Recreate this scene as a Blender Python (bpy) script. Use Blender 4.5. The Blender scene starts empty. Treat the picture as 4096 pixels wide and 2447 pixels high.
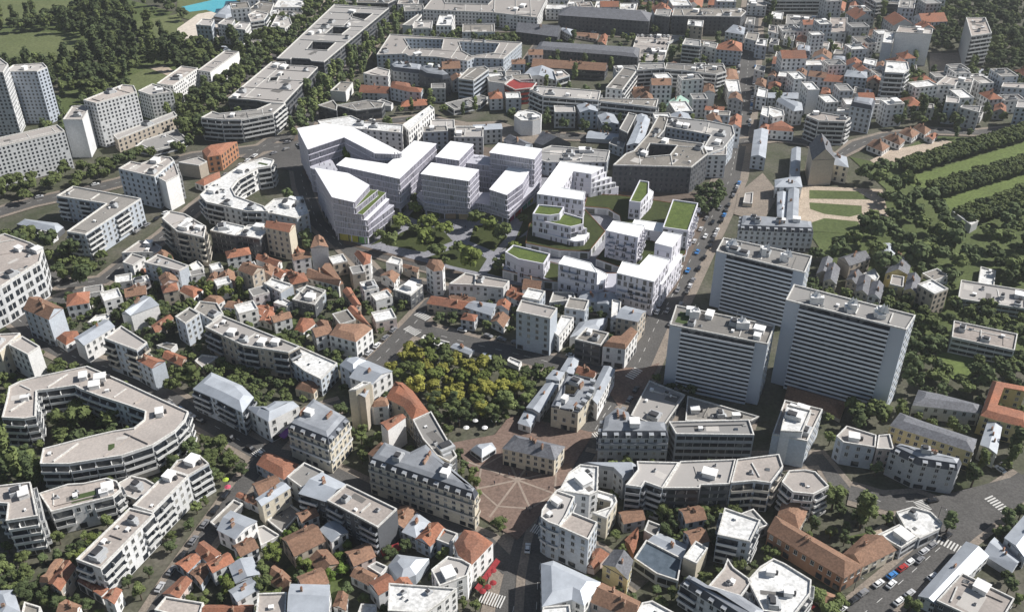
import bpy, bmesh, math, random
from mathutils import Vector, Matrix
from mathutils.geometry import tessellate_polygon
R = math.radians
sc = bpy.context.scene
col = sc.collection
rnd = random.Random(7)

# ------------------------------------------------------------ camera, sky, sun
CAM_H, PITCH, HFOV = 250.0, R(33.4), R(55.0)
cd = bpy.data.cameras.new('camera'); cam = bpy.data.objects.new('camera', cd); col.objects.link(cam)
cd.sensor_width = 36; cd.lens = 18/math.tan(HFOV/2); cd.clip_start = 5; cd.clip_end = 8000
cam.location = (0, 0, CAM_H); cam.rotation_euler = (math.pi/2-PITCH, 0, 0)
sc.camera = cam
SUN_EL, SUN_AZ = 42, 13          # azimuth measured from +X towards +Y
w = bpy.data.worlds.new('World'); sc.world = w; w.use_nodes = True
nt = w.node_tree; bg = nt.nodes['Background']
sky = nt.nodes.new('ShaderNodeTexSky'); sky.sky_type = 'NISHITA'; sky.sun_disc = False
sky.sun_elevation = R(SUN_EL); sky.sun_rotation = R(90-SUN_AZ); sky.air_density = 1.2; sky.dust_density = 1.0
nt.links.new(sky.outputs[0], bg.inputs[0]); bg.inputs[1].default_value = 0.052
sl = bpy.data.lights.new('sun', 'SUN'); sl.energy = 5.0; sl.angle = R(0.5); sl.color = (1, 0.97, 0.925)
so = bpy.data.objects.new('sun', sl); col.objects.link(so)
sd = Vector((math.cos(R(SUN_EL))*math.cos(R(SUN_AZ)), math.cos(R(SUN_EL))*math.sin(R(SUN_AZ)), math.sin(R(SUN_EL))))
so.rotation_euler = sd.to_track_quat('Z', 'Y').to_euler(); so.location = (300, 300, 600)
vs = sc.view_settings; vs.view_transform = 'Standard'; vs.look = 'None'; vs.exposure = 0.44; vs.gamma = 1

# ------------------------------------------------------------ pixel -> place
F = 2048/math.tan(HFOV/2)
U = 1/0.24255                     # one unit is 4.12 pixels of the 4096 wide photograph
def nat(T, x, y):
    if T == 0: return x*1.649, y*1.649
    if T == -1: return 1180+x/2.853, 480+y/2.853
    if T == -2: return 1700+x/3.71, 540+y/3.71
    if T == -3: return 2000+x/2.474, 640+y/2.474
    return ((T-1) % 4)*1024 + x*U, ((T-1)//4)*612 + y*U
def ray(px, py):
    a = (px-2048)/F; b = (1223.5-py)/F
    return Vector((a, math.cos(PITCH)+b*math.sin(PITCH), -math.sin(PITCH)+b*math.cos(PITCH)))
def at(T, x, y, h=0.0):
    d = ray(*nat(T, x, y)); t = (h-CAM_H)/d.z
    return Vector((d.x*t, d.y*t))
def proj(p, z):
    v = Vector((p[0], p[1], z-CAM_H))
    zc = v.y*math.cos(PITCH)-v.z*math.sin(PITCH); yc = v.y*math.sin(PITCH)+v.z*math.cos(PITCH)
    return 2048+F*v.x/zc, 1223.5-F*yc/zc
def hgt(T, x, y, drop):           # height of an edge whose top is at the pixel and whose foot is `drop` lower
    lo, hi = 0.0, 120.0; y0 = nat(T, x, y)[1]
    for _ in range(30):
        m = (lo+hi)/2; p = at(T, x, y, m)
        if proj(p, 0)[1]-y0 < drop*U: lo = m
        else: hi = m
    return lo
def pts(s): return [tuple(float(v) for v in q.split(',')) for q in s.split()]
def area(p): return 0.5*sum(p[i-1][0]*p[i][1]-p[i][0]*p[i-1][1] for i in range(len(p)))
def ccw(p): return p if area(p) > 0 else p[::-1]
def inside(q, p):
    c = False; x, y = q[0], q[1]
    for i in range(len(p)):
        a, b = p[i-1], p[i]
        if (a[1] > y) != (b[1] > y) and x < (b[0]-a[0])*(y-a[1])/(b[1]-a[1])+a[0]: c = not c
    return c
def inset(p, d):
    n = len(p); o = []
    for i in range(n):
        a, b, c = Vector(p[i-1][:2]), Vector(p[i][:2]), Vector(p[(i+1) % n][:2])
        u = (b-a).normalized(); v = (c-b).normalized()
        n1 = Vector((-u.y, u.x)); n2 = Vector((-v.y, v.x)); m = n1+n2
        if m.length < 0.3: m = n1.copy()
        else: m = m/max(0.35, m.dot(n1)) if True else m
        if m.length > 2.2: m = m.normalized()*2.2
        o.append(b+m*d)
    return o

# ------------------------------------------------------------ materials
MATS = {}
def mat(key, c, rough=0.85, c2=None, scale=0.35, amt=0.5, metal=0, spec=0.3, bump=0, fine=None, var=0.08, seam=None, famt=.24, alt=None):
    if key in MATS: return MATS[key]
    m = bpy.data.materials.new(key); m.use_nodes = True; N = m.node_tree.nodes; L = m.node_tree.links
    bs = N['Principled BSDF']; bs.inputs['Roughness'].default_value = rough; bs.inputs['Metallic'].default_value = metal
    bs.inputs['Specular IOR Level'].default_value = spec
    tc = N.new('ShaderNodeTexCoord'); geo = N.new('ShaderNodeNewGeometry')
    n1 = N.new('ShaderNodeTexNoise'); n1.inputs['Scale'].default_value = scale; n1.inputs['Detail'].default_value = 6; n1.inputs['Roughness'].default_value = .65
    L.new(geo.outputs['Position'], n1.inputs['Vector'])
    cr = N.new('ShaderNodeValToRGB'); cr.color_ramp.elements[0].position = 0.5-amt*0.35; cr.color_ramp.elements[1].position = 0.5+amt*0.35
    c2 = c2 or tuple(v*0.72 for v in c)
    cr.color_ramp.elements[0].color = (*c2, 1); cr.color_ramp.elements[1].color = (*c, 1)
    L.new(n1.outputs[0], cr.inputs[0]); out = cr.outputs[0]
    if fine:
        n2 = N.new('ShaderNodeTexNoise'); n2.inputs['Scale'].default_value = fine; n2.inputs['Detail'].default_value = 2
        L.new(geo.outputs['Position'], n2.inputs['Vector'])
        mr = N.new('ShaderNodeMapRange'); mr.inputs[1].default_value = .3; mr.inputs[2].default_value = .7; mr.inputs[3].default_value = 1-famt*1.15; mr.inputs[4].default_value = 1+famt*.85
        L.new(n2.outputs[0], mr.inputs[0])
        mx = N.new('ShaderNodeVectorMath'); mx.operation = 'SCALE'; L.new(out, mx.inputs[0]); L.new(mr.outputs[0], mx.inputs['Scale']); out = mx.outputs[0]
    if seam:
        wv = N.new('ShaderNodeTexWave'); wv.inputs['Scale'].default_value = seam; wv.inputs['Distortion'].default_value = 0.6
        mp = N.new('ShaderNodeMapping'); mp.inputs['Rotation'].default_value = (0, 0, .5)
        L.new(geo.outputs['Position'], mp.inputs[0]); L.new(mp.outputs[0], wv.inputs['Vector'])
        mr = N.new('ShaderNodeMapRange'); mr.inputs[3].default_value = 0.8; mr.inputs[4].default_value = 1.06
        L.new(wv.outputs['Fac'], mr.inputs[0])
        mx = N.new('ShaderNodeVectorMath'); mx.operation = 'SCALE'; L.new(out, mx.inputs[0]); L.new(mr.outputs[0], mx.inputs['Scale']); out = mx.outputs[0]
    if alt:
        oi = N.new('ShaderNodeObjectInfo'); mx = N.new('ShaderNodeMix'); mx.data_type = 'RGBA'; mx.blend_type = 'MIX'
        ml = N.new('ShaderNodeMath'); ml.operation = 'MULTIPLY'; ml.inputs[1].default_value = 7.31; fr = N.new('ShaderNodeMath'); fr.operation = 'FRACT'
        L.new(oi.outputs['Random'], ml.inputs[0]); L.new(ml.outputs[0], fr.inputs[0]); L.new(fr.outputs[0], mx.inputs['Factor'])
        L.new(out, mx.inputs['A']); mx.inputs['B'].default_value = (*alt, 1); out = mx.outputs['Result']
    if var:
        oi = N.new('ShaderNodeObjectInfo'); mr = N.new('ShaderNodeMapRange'); mr.inputs[3].default_value = 1-var; mr.inputs[4].default_value = 1+var
        L.new(oi.outputs['Random'], mr.inputs[0])
        mx = N.new('ShaderNodeVectorMath'); mx.operation = 'SCALE'; L.new(out, mx.inputs[0]); L.new(mr.outputs[0], mx.inputs['Scale']); out = mx.outputs[0]
    L.new(out, bs.inputs['Base Color'])
    if bump:
        b = N.new('ShaderNodeBump'); b.inputs['Strength'].default_value = bump; b.inputs['Distance'].default_value = 0.3
        n3 = N.new('ShaderNodeTexNoise'); n3.inputs['Scale'].default_value = 1.2; n3.inputs['Detail'].default_value = 5
        L.new(geo.outputs['Position'], n3.inputs['Vector']); L.new(n3.outputs[0], b.inputs['Height']); L.new(b.outputs[0], bs.inputs['Normal'])
    MATS[key] = m; return m
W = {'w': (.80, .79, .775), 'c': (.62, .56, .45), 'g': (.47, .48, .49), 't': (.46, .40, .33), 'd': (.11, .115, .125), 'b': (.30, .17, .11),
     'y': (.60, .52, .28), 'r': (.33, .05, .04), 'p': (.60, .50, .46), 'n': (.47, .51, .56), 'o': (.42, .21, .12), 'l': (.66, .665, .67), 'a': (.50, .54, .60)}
WM = {}
for k, c in W.items():
    WM[k] = mat('wall_'+k, c, .9, tuple(v*.82 for v in c), .13, .95, fine=1.1, var=.10, famt=.09)
WM['a'] = mat('tower_panel', (.47, .51, .57), .7, (.43, .47, .53), .08, .9, var=.03)
WM['u'] = mat('project_white', (.66, .65, .70), .6, (.62, .61, .66), .2, .8, var=0)
RM = {
 'f': mat('roof_gravel', (.43, .375, .335), .95, (.24, .21, .19), .09, .9, fine=1.1, var=.16, alt=(.35, .335, .32), famt=.16),
 'g': mat('roof_felt', (.27, .245, .215), .95, (.14, .13, .115), .09, .9, fine=1.0, var=.2, alt=(.235, .23, .225), famt=.16),
 'w': mat('roof_membrane', (.74, .74, .73), .8, (.50, .49, .47), .15, .7, fine=.8, var=.05),
 'z': mat('roof_zinc', (.47, .50, .54), .5, (.32, .34, .37), .2, .7, seam=1.1, var=.15, metal=.15),
 'm': mat('roof_zinc_top', (.38, .40, .43), .55, (.22, .23, .25), .25, .7, seam=.8, var=.2, metal=.1),
 's': mat('roof_slate', (.16, .165, .18), .7, (.10, .10, .11), .4, .7, fine=1.4, var=.2),
 'o': mat('roof_tile_orange', (.40, .155, .085), .9, (.20, .115, .085), .075, .8, fine=1.6, seam=1.6, var=.16),
 'b': mat('roof_tile_brown', (.30, .175, .115), .9, (.19, .115, .08), .3, .8, fine=1.5, seam=1.5, var=.2),
 'r': mat('roof_red_metal', (.30,.05,.045), .7),
 'l': mat('roof_grass', (.105, .14, .035), .95, (.06, .085, .022), .35, .6, fine=1.2, var=.05),
 'k': mat('lawn_dark', (.050, .062, .016), .95, (.024, .034, .010), .12, .7, fine=1.0, var=.05),
 'u': mat('project_roof_white', (.83, .83, .82), .6, (.80, .80, .79), .1, .5, var=0),
 'v': mat('glazed_roof', (.11, .14, .175), .55, (.05, .07, .09), .5, .6, seam=2.2, var=0),
 'e': mat('green_copper_roof', (.33, .47, .40), .6, (.22, .34, .29), .3, .7, var=0),
 't': mat('terrace_grey', (.42, .42, .46), .8, (.37, .37, .41), .3, .7, var=0),
}
M_RIM = mat('parapet_white', (.66, .65, .62), .8, (.48, .46, .43), .5, .7, fine=1.5)
M_GLASS = mat('window_glass', (.035, .045, .06), .25, (.015, .018, .025), .5, .6, spec=.6, var=.4)
M_GLASS2 = mat('ribbon_glass', (.030, .038, .050), .3, (.012, .015, .02), .5, .6, spec=.5, var=0)
_n = M_GLASS2.node_tree; _b = _n.nodes['Principled BSDF']; _src = _b.inputs['Base Color'].links[0].from_socket; _vo = _n.nodes.new('ShaderNodeTexVoronoi'); _vo.inputs['Scale'].default_value = .55
_g = _n.nodes.new('ShaderNodeNewGeometry'); _n.links.new(_g.outputs['Position'], _vo.inputs['Vector']); _sp = _n.nodes.new('ShaderNodeSeparateColor'); _n.links.new(_vo.outputs['Color'], _sp.inputs[0])
_mr = _n.nodes.new('ShaderNodeMapRange'); _mr.inputs[1].default_value = .7; _mr.inputs[2].default_value = 1.0; _mr.inputs[4].default_value = .7; _n.links.new(_sp.outputs[0], _mr.inputs[0])
_mx = _n.nodes.new('ShaderNodeMix'); _mx.data_type = 'RGBA'; _n.links.new(_mr.outputs[0], _mx.inputs['Factor']); _n.links.new(_src, _mx.inputs['A']); _mx.inputs['B'].default_value = (.22, .22, .21, 1); _n.links.new(_mx.outputs['Result'], _b.inputs['Base Color'])
_n = M_GLASS.node_tree; _b = _n.nodes['Principled BSDF']; _l = _b.inputs['Base Color'].links[0]; _src = _l.from_socket
_oi = _n.nodes.new('ShaderNodeObjectInfo'); _mr = _n.nodes.new('ShaderNodeMapRange'); _mr.inputs[1].default_value = .72; _mr.inputs[2].default_value = .95
_n.links.new(_oi.outputs['Random'], _mr.inputs[0]); _mx = _n.nodes.new('ShaderNodeMix'); _mx.data_type = 'RGBA'
_n.links.new(_mr.outputs[0], _mx.inputs['Factor']); _n.links.new(_src, _mx.inputs['A']); _mx.inputs['B'].default_value = (.30, .29, .27, 1); _n.links.new(_mx.outputs['Result'], _b.inputs['Base Color'])
M_FRAME = mat('window_frame', (.60, .60, .58), .7, (.40, .40, .38), .5, .6)
M_BAL = mat('balcony_white', (.66, .66, .65), .8, (.50, .50, .49), .4, .7)
M_SLATE = mat('mansard_slate', (.10, .11, .13), .6, (.06, .065, .08), .5, .7, var=.2)
M_DARK = mat('dark_metal', (.06, .06, .065), .6)
M_PA = mat('roof_patch_dark', (.17, .16, .15), .9, (.11, .105, .10), .3, .8)
M_PB = mat('roof_patch_pale', (.50, .47, .44), .9, (.38, .36, .33), .3, .8)
M_PC = mat('roof_planting', (.07, .10, .035), .95, (.035, .055, .02), .8, .8)
M_BALK = mat('tower_balcony', (.72, .74, .77), .7, (.64, .66, .70), .2, .8)
M_BAL2 = mat('balcony_grey', (.36, .37, .39), .7, (.28, .29, .30), .4, .7)
M_BAL3 = mat('balcony_cream', (.56, .52, .45), .8, (.44, .40, .34), .4, .7)
M_BRK = mat('chimney_brick', (.38, .26, .19), .9, (.22, .15, .11), 1, .7, var=.25)
M_PGL = mat('office_glass', (.33, .33, .36), .25, (.15, .155, .17), .12, .8, spec=.7, var=0)
M_PGL2 = mat('shop_glass', (.16, .17, .14), .2, (.05, .055, .05), .25, .9, spec=.6, var=0)
M_FIN = mat('fin_white', (.62, .605, .67), .6, (.55, .54, .60), .4, .6, var=0)

# ------------------------------------------------------------ mesh helper
class MB:
    def __init__(s): s.v = []; s.f = []; s.mi = []
    def quad(s, a, b, c, d, m=0):
        n = len(s.v); s.v += [tuple(a), tuple(b), tuple(c), tuple(d)]; s.f.append((n, n+1, n+2, n+3)); s.mi.append(m)
    def face(s, P, m=0):
        n = len(s.v); s.v += [tuple(p) for p in P]; s.f.append(tuple(range(n, n+len(P)))); s.mi.append(m)
    def cap(s, rings, z, m=0, o=(0, 0)):          # flat face with holes
        P = [[Vector((p[0]-o[0], p[1]-o[1], 0)) for p in r] for r in rings]
        flat = [p for r in P for p in r]; n = len(s.v); s.v += [(p.x, p.y, z) for p in flat]
        for t in tessellate_polygon(P):
            a, b, c = [flat[i] for i in t]
            if (b-a).cross(c-a).z < 0: t = t[::-1]
            s.f.append(tuple(n+i for i in t)); s.mi.append(m)
    def box(s, c, u, hx, hy, z0, z1, m=0, mt=None):   # centre (x,y), direction u, half sizes
        v = Vector((-u.y, u.x)); c = Vector(c[:2])
        q = [c-u*hx-v*hy, c+u*hx-v*hy, c+u*hx+v*hy, c-u*hx+v*hy]
        for i in range(4):
            a, b = q[i], q[(i+1) % 4]; s.quad((a.x, a.y, z0), (b.x, b.y, z0), (b.x, b.y, z1), (a.x, a.y, z1), m)
        s.face([(p.x, p.y, z1) for p in q], m if mt is None else mt)
        s.face([(p.x, p.y, z0) for p in q[::-1]], m)
    def mesh(s, name, mats):
        me = bpy.data.meshes.new(name); me.from_pydata(s.v, [], s.f)
        for m in mats: me.materials.append(m)
        me.polygons.foreach_set('material_index', s.mi); me.update(); return me
    def build(s, name, mats, parent=None, loc=None):
        o = bpy.data.objects.new(name, s.mesh(name, mats)); col.objects.link(o)
        if parent: o.parent = parent
        if loc is not None: o.location = loc
        return o
def tag(o, label=None, cat=None, group=None, kind=None):
    if label: o['label'] = label
    if cat: o['category'] = cat
    if group: o['group'] = group
    if kind: o['kind'] = kind
    return o
def empty(name, x, y, z=0, rz=0):
    o = bpy.data.objects.new(name, None); o.empty_display_size = 1; col.objects.link(o)
    o.location = (x, y, z); o.rotation_euler = (0, 0, rz); return o
def inst(me, name, parent, loc, rz=0, scale=(1, 1, 1)):
    o = bpy.data.objects.new(name, me); col.objects.link(o); o.parent = parent
    o.location = loc; o.rotation_euler = (0, 0, rz); o.scale = scale; return o

# shared small meshes (unit size, facing -Y, origin at the middle of the foot)
def win_mesh(fr, gl):
    m = MB(); d = .10
    m.quad((-.5, -d*.3, 0), (.5, -d*.3, 0), (.5, -d*.3, 1), (-.5, -d*.3, 1), 1)
    for a, b, c, e in ((-.5, -.42, 0, 1), (.42, .5, 0, 1), (-.42, .42, 0, .06), (-.42, .42, .95, 1), (-.03, .03, .06, .95)):
        m.quad((a, -d, c), (b, -d, c), (b, -d, e), (a, -d, e), 0)
    m.quad((-.5, 0, 0), (-.5, -d, 0), (-.5, -d, 1), (-.5, 0, 1)); m.quad((.5, -d, 0), (.5, 0, 0), (.5, 0, 1), (.5, -d, 1))
    m.quad((-.6, 0, 0), (.6, 0, 0), (.6, -d*2.2, 0), (-.6, -d*2.2, 0)); m.quad((-.6, -d*2.2, -.06), (.6, -d*2.2, -.06), (.6, -d*2.2, 0), (-.6, -d*2.2, 0))
    return m.mesh('window', [fr, gl])
WIN = win_mesh(M_FRAME, M_GLASS)
M_UGL = mat('apartment_glass', (.13, .13, .14), .2, (.05, .055, .06), .6, .8, spec=.6, var=.5)
WINU = win_mesh(WM['u'], M_UGL)
def chim_mesh():
    m = MB(); u = Vector((1, 0)); m.box((0, 0), u, .5, .5, -.6, 1, 0)
    for k in (-.3, 0, .3): m.box((k, 0), u, .09, .18, 1, 1.28, 1)
    return m.mesh('chimney', [M_BRK, RM['o']])
CHIM = chim_mesh()
def vent_mesh(i):
    m = MB(); u = Vector((1, 0)); m.box((0, 0), u, .5, .5, -.02, .8, 0)
    if i == 0: m.box((0, 0), u, .56, .56, .8, .9, 0); m.box((.75, .1), u, .15, .15, 0, .6, 1)
    else: m.box((-.1, 0), u, .3, .36, .8, 1.1, 1); m.box((.7, -.2), u, .12, .3, 0, .4, 0)
    return m.mesh('roof_housing', [[WM['w'], WM['g']][i], M_DARK])
VENT = [vent_mesh(0), vent_mesh(1)]
def dorm_mesh():
    m = MB(); u = Vector((1, 0)); m.box((0, 0), u, .5, .6, 0, .8, 0)
    m.quad((-.36, -.62, .12), (.36, -.62, .12), (.36, -.62, .72), (-.36, -.62, .72), 1)
    m.face([(-.58, -.7, .78), (.58, -.7, .78), (.58, .7, .95), (-.58, .7, .95)], 2); m.face([(-.58, -.7, .78), (-.58, .7, .78), (-.58, .7, .95)], 2)
    return m.mesh('dormer', [M_FRAME, M_GLASS, RM['m']])
DORM = dorm_mesh()
def sky_mesh():
    m = MB(); m.box((0, 0), Vector((1, 0)), .5, .5, -.3, .12, 0, 1); return m.mesh('skylight', [M_FRAME, M_GLASS])
SKYL = sky_mesh()

FOOT = []           # footprints, to keep trees and cars out of buildings
NAMES = {'A': ('apartment_building', 'apartment building'), 'H': ('house', 'house'), 'T': ('tower_block', 'tower block'), 'O': ('office_building', 'office building'),
         'W': ('warehouse', 'warehouse'), 'S': ('shed', 'shed'), 'K': ('kiosk', 'kiosk'), 'C': ('church', 'church'), 'P': ('public_building', 'public building'), 'D': ('parking_deck', 'parking deck')}
COUNT = {'win': 0}
def facade(wb, root, a, b, z0, h, fac, near, budget, o, rn, wall='w'):
    """wall face from a to b (outside on the right-hand side), with openings; wb is the wall mesh"""
    e = (b-a); Ln = e.length
    if Ln < .3: return budget
    u = e/Ln; nrm = Vector((u.y, -u.x)); mid = (a+b)/2
    wb.quad((a.x-o.x, a.y-o.y, z0), (b.x-o.x, b.y-o.y, z0), (b.x-o.x, b.y-o.y, h), (a.x-o.x, a.y-o.y, h), 0)
    if fac == 'x' or Ln < 2.6: return budget
    if (Vector((mid.x, mid.y))).normalized().dot(nrm) > 0.12: return budget        # turned away from the viewed side
    balm = M_BALK if fac == 'K' else M_BAL if wall in 'wul' else (M_BAL, M_BAL2, M_BAL3)[int(abs(o.x*7+o.y*3)) % 3]
    H = h-z0; nf = max(1, round(H/(3.0 if fac not in 'KP' else 2.0 if fac == 'K' else 2.35))); fh = H/nf; rz = math.atan2(u.y, u.x)
    A = Vector((a.x-o.x, a.y-o.y))
    def strip(s0, s1, za, zb, m=1, off=.05):
        p = A+u*s0+nrm*off; q = A+u*s1+nrm*off
        wb.quad((p.x, p.y, za), (q.x, q.y, za), (q.x, q.y, zb), (p.x, p.y, zb), m)
    def slab(s0, s1, z, dep=1.1, hh=1.0):
        c = A+u*(s0+s1)/2+nrm*dep/2; m = MB(); L2 = (s1-s0)/2
        m.box((0, 0), Vector((1, 0)), L2, dep/2, -.12, .04, 0)
        m.box((0, -dep/2+.05), Vector((1, 0)), L2, .05, .04, hh, 0)
        for s in (-1, 1): m.box((s*(L2-.05), .05), Vector((1, 0)), .05, dep/2-.1, .04, hh, 0)
        if fac != 'K' and dep > 1:
            t_ = -L2+rn.uniform(3, 6)
            while t_ < L2-2: m.box((t_, .08), Vector((1, 0)), .06, dep/2-.08, .04, 2.1, 0); t_ += 5.6
        if near: m.build('balcony', [balm], root, (c.x, c.y, z)).rotation_euler = (0, 0, rz)
        else:
            n = len(wb.v); ca, sa = math.cos(rz), math.sin(rz)
            for v in m.v: wb.v.append((c.x+v[0]*ca-v[1]*sa, c.y+v[0]*sa+v[1]*ca, z+v[2]))
            wb.f += [tuple(n+i for i in f) for f in m.f]; wb.mi += [2]*len(m.f)
    nb = max(1, int(Ln/(rn.uniform(2.7, 3.5) if fac != 'P' else 2.3))); bw = Ln/nb
    if fac == 's':
        for k in range(nf):
            z = z0+k*fh; strip(.5, Ln-.5, z+fh*.32, z+fh*.86)
            if near:
                for j in range(1, nb): p = .5+(Ln-1)*j/nb; strip(p-.08, p+.08, z+fh*.32, z+fh*.86, 2, .09)
        return budget
    if fac in 'bBK':
        e0 = 4.2 if (fac == 'B' and Ln > 24) else (.4 if fac != 'K' else Ln*.125)
        for k in range(nf):
            z = z0+k*fh
            strip(e0, Ln-e0, z+(.25 if fac != 'K' else 0), z+fh*(.86 if fac != 'K' else 1))
            if near and fac != 'K':
                j = e0
                while j < Ln-e0: strip(j-.12, j+.12, z+.25, z+fh*.86, 0, .08); j += bw*rn.choice((.5, 1, 1))
            if k or fac in 'BK': slab(e0-.1, Ln-e0+.1, z+.02, 1.3, 1.0 if fac != 'K' else .85)
        return budget
    ww = min(1.35, bw*.46)
    if fac == 'F':
        nb = max(1, round(Ln/5.6)); bw = Ln/nb; nf = max(1, round(H/5.2)); fh = H/nf
        for k in range(nf):
            for i in range(nb):
                strip(i*bw+.9, (i+1)*bw-.9, z0+k*fh+.8, z0+(k+1)*fh-.9); strip((i+.5)*bw-.2, (i+.5)*bw+.2, z0+k*fh+.8, z0+(k+1)*fh-.9, 2, .12)
        return budget
    stacks = set()
    if fac == 'q':
        g = rn.randint(2, 3); stacks = {i for i in range(nb) if (i//g) % 2 == rn.randint(0, 0)}
    for k in range(nf):
        z = z0+k*fh
        if k == 0 and near and fac != 'r' and Ln > 9:                         # ground floor: shopfronts and doors
            for i in range(nb):
                if rn.random() < .7: strip((i+.14)*bw, (i+.86)*bw, z+.3, z+fh*.78)
            continue
        i = 0
        while i < nb:
            if i in stacks:
                j = i
                while j in stacks and j < nb: j += 1
                strip(i*bw+.2, j*bw-.2, z+.2, z+fh*.85); slab(i*bw+.15, j*bw-.15, z+.02, 1.2); i = j; continue
            cx = (i+.5)*bw; wid = ww; z1 = z+fh*.28; hh = fh*.56
            if fac == 'r':
                if rn.random() < .18: i += 1; continue
                wid = rn.choice((.8, 1.6, 2.2)) if bw > 2.5 else .8; cx += rn.uniform(-.5, .5); z1 = z+.25; hh = fh*.78
            if rn.random() < .04: i += 1; continue
            if near and budget > 0:
                p = A+u*cx; inst(WINU if wall == 'u' else WIN, 'window', root, (p.x, p.y, z1), rz, (wid, 1, hh)); budget -= 1; COUNT['win'] += 1
            elif near:
                strip(cx-wid/2, cx+wid/2, z1, z1+hh)
            else: strip(cx-wid/2, cx+wid/2, z1, z1+hh)
            i += 1
        if fac == 'h' and k in (2, nf-1): slab(.2, Ln-.2, z+.02, .7, .9)
    return budget

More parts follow.
